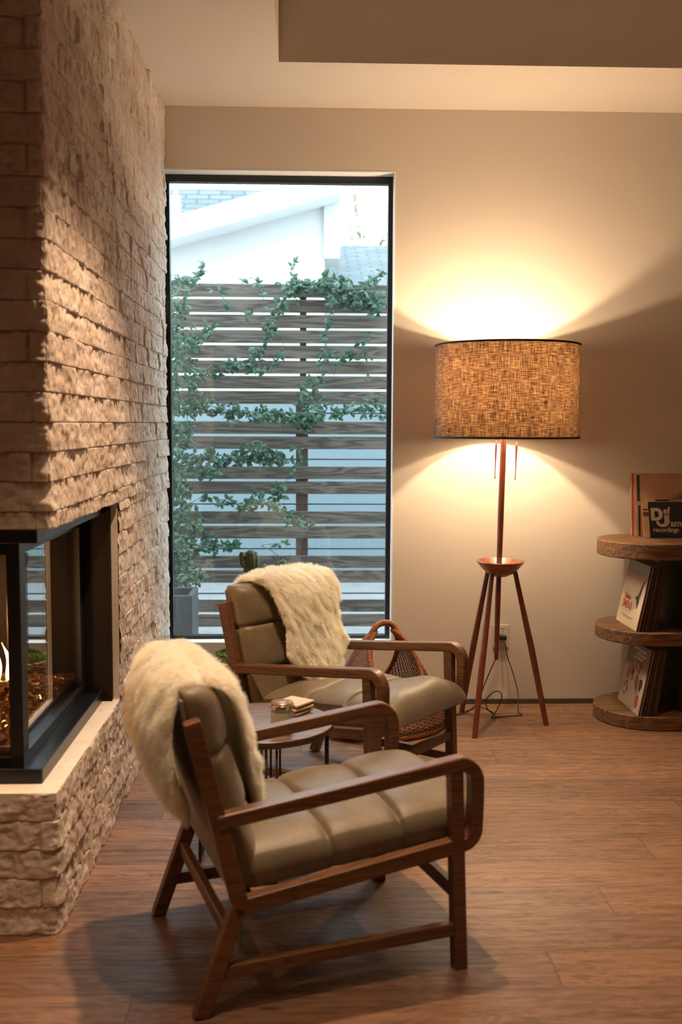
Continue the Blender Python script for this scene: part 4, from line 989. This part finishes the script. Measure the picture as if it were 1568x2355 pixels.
oJ = [(.066, .060), (.066, .030)]+[(.033+.033*math.cos(PI*q/12), .030-.030*math.sin(PI*q/12)) for q in range(13)]
iJ = [(.042, .060), (.042, .030)]+[(.028+.014*math.cos(PI*q/12), .030-.0145*math.sin(PI*q/12)) for q in range(13)]
letter(oJ, iJ, .0325, .0525, -.0013).build('lettering', gy, e)
txt('ef', .048, gy, e, MF_(.071, .118), bold=.0014, sx=.92)
txt('am', .046, gy, e, MF_(.1025, .057), bold=.0014, sx=1.0)
txt('recordings', .031, gy, e, MF_(.0165, .030), bold=.0009, sx=.93)

# ------------------------------------------------------------------ outside the window
m = MB(); m.box((-12, YW+.2, -.25), (12, 30, -.10)); S(m.build('ground', MT['concrete']))
FY = 7.3
fn = tag(empty('slatted_fence', (0, FY, -.1)), 'grey-brown horizontal slat fence with trellis wires outside the window', 'fence')
m = MB(); rf = random.Random(3)
ZT = 2.370
for n in range(24):
    if n >= 8 and n % 3 == 2: continue
    z1 = ZT-.1052*n; z0 = z1-.0885
    if z0 < -.09: continue
    m.box((-2.6, -.010, z0+.1), (2.6, .012, z1+.1))
t = MT['fenceboard']
m.build('slat_panel', t, fn, bevel=.003)
for px_, w_, z0, z1 in ((-.026, .085, .46, 1.55), (-.018, .045, 1.55, 2.33), (2.2, .085, -.1, 2.33), (-2.3, .085, -.1, 2.33)):
    m = MB(); m.box((px_-w_/2, .014, z0+.1), (px_+w_/2, .06, z1+.1)); m.build('post', MT['post'], fn)
WZ = (1.480, 1.162, .850, .537, .222)
for z in WZ:
    m = MB(); m.tube([(-2.6, -.10, z+.1), (2.6, -.10, z+.1)], .0052, 6); m.build('trellis_wire', MT['wire'], fn, smooth=True)
pl = tag(empty('planter', (-.98, 6.36, -.1)), 'tall dark grey square planter at the foot of the climbing vine', 'planter')
m = MB(); w2, h2 = .30, .474
m.box((-w2, -.17, 0), (w2, -.14, h2)); m.box((-w2, .14, 0), (w2, .17, h2)); m.box((-w2, -.14, 0), (-w2+.03, .14, h2)); m.box((w2-.03, -.14, 0), (w2, .14, h2)); m.box((-w2+.03, -.14, 0), (w2-.03, .14, .03)); m.build('planter_body', MT['planter'], pl, bevel=.003)
m = MB(); m.box((-w2+.03, -.14, .03), (w2-.03, .14, h2-.06)); m.build('soil', MT['soil'], pl)
# vine: branches given in image pixels, cast onto planes with y near the wires
vn = tag(empty('climbing_vine', (-.98, 6.36, .3)), 'green climbing jasmine vine spreading from the planter over the fence', 'vine')
KX, KZ = 7.12/2382.4, 7.12/2382.4
def tp(px_, py_, y=7.12):                    # trellis-plane point of an image pixel
    return unproject(px_, py_, y)
OFFV = Vector((-.98, 6.36, .3))
BR = [  # (image pixel points, leaf density per metre, spread, y)
 ([(398, 1380), (410, 1300), (425, 1180), (420, 1080), (430, 960), (440, 860), (420, 760), (400, 650)], 60, .07, 6.95),
 ([(400, 1400), (395, 1300), (405, 1200), (392, 1080), (402, 980), (396, 900), (410, 820), (398, 700)], 95, .08, 6.9),
 ([(440, 1320), (420, 1260), (415, 1200)], 60, .05, 6.9), ([(420, 1390), (430, 1360), (450, 1330), (462, 1300)], 80, .05, 6.75),
 ([(400, 1290), (440, 1270), (490, 1252), (545, 1262)], 85, .035, 7.0), ([(425, 1255), (450, 1200), (490, 1245), (530, 1250)], 50, .03, 7.0),
 ([(410, 1180), (450, 1150), (500, 1150), (560, 1162), (600, 1155), (640, 1150), (645, 1120), (632, 1100)], 26, .03, 7.12),
 ([(615, 1150), (640, 1165), (650, 1195), (700, 1200), (725, 1192)], 55, .03, 7.12),
 ([(420, 1080), (450, 1060), (480, 1040), (510, 1058), (560, 1056), (600, 1050), (650, 1058), (662, 1060)], 85, .04, 7.12),
 ([(545, 1050), (580, 1030), (600, 1035), (615, 1055)], 100, .04, 7.12), ([(460, 1100), (480, 1085), (500, 1070)], 120, .045, 7.05),
 ([(560, 1170), (580, 1150), (590, 1140)], 80, .03, 7.12), ([(620, 1160), (640, 1135), (660, 1100), (700, 1060), (680, 1020)], 22, .02, 7.15),
 ([(430, 940), (480, 935), (530, 945), (590, 955), (640, 950), (680, 960), (720, 955), (735, 935)], 95, .045, 7.12),
 ([(735, 950), (780, 945), (820, 938), (870, 945), (892, 950)], 50, .035, 7.12), ([(820, 945), (850, 930), (865, 925)], 60, .035, 7.12),
 ([(700, 990), (710, 960), (700, 930), (695, 900), (720, 870)], 60, .035, 7.15), ([(430, 880), (470, 870), (520, 850), (560, 845), (600, 838)], 75, .045, 7.15),
 ([(410, 800), (440, 780), (480, 770), (485, 750)], 70, .04, 7.18), ([(390, 660), (410, 655), (450, 640), (470, 605)], 30, .03, 7.2), ([(392, 645), (420, 645), (445, 645)], 60, .025, 7.1),
 ([(560, 850), (600, 800), (620, 740), (650, 700), (680, 660), (720, 645)], 42, .04, 7.2), ([(600, 860), (640, 820), (650, 770), (625, 750)], 25, .03, 7.2),
 ([(655, 660), (700, 655), (740, 650), (780, 660), (820, 675), (860, 690), (892, 700)], 105, .045, 7.2), ([(740, 650), (760, 680), (800, 690), (860, 705)], 65, .05, 7.22), ([(770, 640), (800, 660), (840, 700), (880, 720)], 45, .05, 7.22),
 ([(760, 650), (765, 700), (750, 760), (745, 820), (730, 880), (720, 940), (715, 990)], 26, .03, 7.2), ([(890, 630), (850, 645), (820, 660)], 40, .03, 7.2), ([(675, 600), (676, 640), (690, 655)], 22, .012, 7.2),
 ([(555, 655), (580, 640), (600, 660), (605, 690)], 20, .02, 7.2), ([(500, 655), (515, 690), (560, 720), (600, 740)], 16, .03, 7.2), ([(850, 880), (845, 830), (840, 780), (860, 760)], 14, .03, 7.2), ([(830, 820), (800, 815), (780, 830), (770, 860)], 22, .03, 7.2),
 ([(640, 1280), (620, 1265), (600, 1255), (640, 1248), (670, 1245)], 6, .01, 7.15)]
rv = random.Random(21); ms = MB(); ml = MB()
def leaf(mm, c, d, nrm, L_, w_):
    d = d.normalized(); x = d.cross(nrm)
    if x.length < .05: return
    x.normalize(); n_ = x.cross(d)
    a = c; pts = [a, a+d*L_*.3+x*w_*.85-n_*.002, a+d*L_*.62+x*w_*.75-n_*.003, a+d*L_-n_*L_*.12, a+d*L_*.62-x*w_*.75-n_*.003, a+d*L_*.3-x*w_*.85-n_*.002, a+d*L_*.45+n_*.003]
    mm.add(pts, [[0, 1, 6], [1, 2, 6], [2, 3, 6], [3, 4, 6], [4, 5, 6], [5, 0, 6]])
for bpts, dens, spread, y in BR:
    P = smoothpath([tp(a+rv.uniform(-3, 3), b+rv.uniform(-3, 3), y+rv.uniform(-.015, .015)) for a, b in bpts], 6); P = [p-OFFV for p in P]
    ms.tube(P, .0022, 5)
    for i in range(len(P)-1):
        sl = (P[i+1]-P[i]).length; cnt = sl*dens*1.25; n_ = int(cnt)+(rv.random() < cnt-int(cnt))
        for _ in range(n_):
            c = P[i].lerp(P[i+1], rv.random()); q = Vector((rv.gauss(0, spread*.6), rv.gauss(-.02, .03), rv.gauss(0, spread*.6))); tw = c+q
            if q.length > .03: ms.tube([c, (c+tw)/2+Vector((0, 0, .004)), tw], .0011, 3, cap=False)
            for w_ in range(rv.choice([2, 3, 3, 4])):
                d = Vector((rv.gauss(0, 1), rv.gauss(-.35, .5), rv.gauss(-.15, .8))); nr = Vector((rv.gauss(0, .5), -1+rv.gauss(0, .4), rv.gauss(.5, .4)))
                L_ = rv.uniform(.032, .062); leaf(ml, tw, d, nr, L_, L_*rv.uniform(.24, .34))
ms.build('vine_stem', MT['vinestem'], vn, smooth=True)
o = ml.build('foliage', MT['leaf'], vn)
for a, b in ((598, 1068), (655, 955), (890, 960), (420, 1168), (492, 1060)):
    p = tp(a, b, 7.18)-OFFV; m = MB(); m.box((p.x-.004, p.y-.002, p.z-.045), (p.x+.004, p.y+.002, p.z+.015)); m.build('plant_tie', MT['tie'], vn)
# neighbour house (gable with rake fascia, return, roofs)
hs = tag(empty('neighbour_house', (-1, 10.4, -.1)), 'white stucco house with sloping white fascia and grey shingle roof beyond the fence', 'house')
HY = 10.0
def hp_(px_, py_, y=HY): q = unproject(px_, py_, y); return (q.x+1, q.y-10.4, q.z+.1)
def poly_slab(name, pts, depth, mat, parent, uvs=None):
    n = len(pts); V = list(pts)+[(x, y+depth, z) for x, y, z in pts]
    return npobj(name, V, [list(range(n)), list(range(n, 2*n))[::-1]]+[[i, n+i, n+(i+1) % n, (i+1) % n] for i in range(n)], mat, parent, False)
sl = (hp_(745, 448)[2]-hp_(390, 545)[2])/(hp_(745, 448)[0]-hp_(390, 545)[0])
xr = hp_(748, 0)[0]; zr = hp_(745, 448)[2]; xl_ = -4.0
poly_slab('stucco_wall', [(xl_, HY-10.4, 0), (xr, HY-10.4, 0), (xr, HY-10.4, zr+.02), (xl_, HY-10.4, zr+.02+(xl_-xr)*sl)], .3, MT['stucco'], hs)
m = MB(); m.box((xl_, HY-10.4-.06, 0), (3.2, HY-10.4-.001, 1.72)); m.build('passage_shade_wall', MT['passageshade'], hs)  # added lower sheet over the white wall, coloured as passage shade
th_ = .20; xe = hp_(783, 0)[0]
ze = zr+(xe-xr)*sl
poly_slab('fascia', [(xl_, HY-10.4-.42, zr-.11+(xl_-xr)*sl), (xe, HY-10.4-.42, ze-.11), (xe, HY-10.4-.42, ze+th_-.11), (xl_, HY-10.4-.42, zr-.11+(xl_-xr)*sl+th_)], .45, MT['fascia'], hs)
b0 = hp_(745, 592, HY-.1); b1 = hp_(782, 592, HY-.1)
m = MB(); m.box((b0[0], -.45, b0[2]), (b1[0], .1, ze)); m.build('eave_return', MT['stucco'], hs)
def roof_plane(name, c, ux, uy, parent):
    """c origin, ux width vector, uy slope vector; uv in metres"""
    c, ux, uy = Vector(c), Vector(ux), Vector(uy); nrm = ux.cross(uy).normalized()*.04
    V = [c, c+ux, c+ux+uy, c+uy]; V = V+[v-nrm for v in V]
    o = npobj(name, V, [[0,1,2,3],[7,6,5,4],[0,4,5,1],[1,5,6,2],[2,6,7,3],[3,7,4,0]], MT['shingle'], parent, False)
    ul = o.data.uv_layers.new(name='UVMap')
    for p in o.data.polygons:
        for li, vi in zip(p.loop_indices, p.vertices):
            d = Vector(V[vi])-c; ul.data[li].uv = (d.dot(ux)/ux.length, d.dot(uy)/uy.length)
    return o
roof_plane('roof', (xl_, .35, zr-1.4), (xe-xl_-.1, 0, 0), (0, 3.2, 2.3), hs)
vp = hp_(404, 455, 11.2)
m = MB(); m.tube([(vp[0], vp[1], vp[2]-.3), (vp[0], vp[1], vp[2]+.02)], .05, 12); m.tube([(vp[0], vp[1], vp[2]+.02), (vp[0], vp[1], vp[2]+.5)], .02, 10); m.build('roof_vent', MT['fascia'], hs)
# second house roof at right
h2_ = tag(empty('garage', (1.5, 13.5, -.1)), 'low grey shingle roofed building farther back at the window right side', 'building')
zr2 = 1.41-(584-985)*15.2/2382.4+.1
roof_plane('roof', (-2.6, -1.4, zr2-1.1), (5, 0, 0), (0, 3.1, 1.1), h2_)
m = MB(); m.box((-2.4, -1.2, 0), (2.2, 1.5, zr2-1.1)); m.build('stucco_wall', MT['stucco'], h2_)
# trees beyond
for k, (tx, ty, tz, R_t, lab) in enumerate([(1.1, 19.5, 5.0, 1.9, 'pale sunlit tree behind the low shingled roof'), (-2.8, 20.5, 5.6, 2.1, 'pale sunlit tree beyond the white house roof')]):
    tr_ = tag(empty('tree', (tx, ty, -.1)), lab, 'tree', 'trees beyond the houses')
    m = MB(); m.tube([(0, 0, 0), (.05, 0, 2), (0, .1, tz)], [.16, .12, .05], 8)
    for j in range(7):
        a = j*.9; m.tube([(0, .05, 2.4+.3*j), (math.cos(a)*R_t*.4, math.sin(a)*R_t*.4, 3.1+.35*j), (math.cos(a)*R_t*.75, math.sin(a)*R_t*.75, 3.6+.4*j)], [.06, .04, .015], 6)
    m.build('trunk', MT['bark'], tr_, smooth=True)
    m = MB()
    for j in range(9000):
        u_ = Vector((rv.gauss(0, 1), rv.gauss(0, 1), rv.gauss(0, 1))).normalized()*R_t*rv.uniform(.25, 1)**.6; u_.z *= 1.15
        c = Vector((0, 0, tz))+u_; leaf(m, c, Vector((rv.gauss(0, 1), rv.gauss(0, 1), rv.gauss(-.3, .8))), Vector((rv.gauss(0, .6), -1, rv.gauss(.4, .6))), rv.uniform(.10, .17), .045)
    m.build('foliage', MT['treeleaf'], tr_)
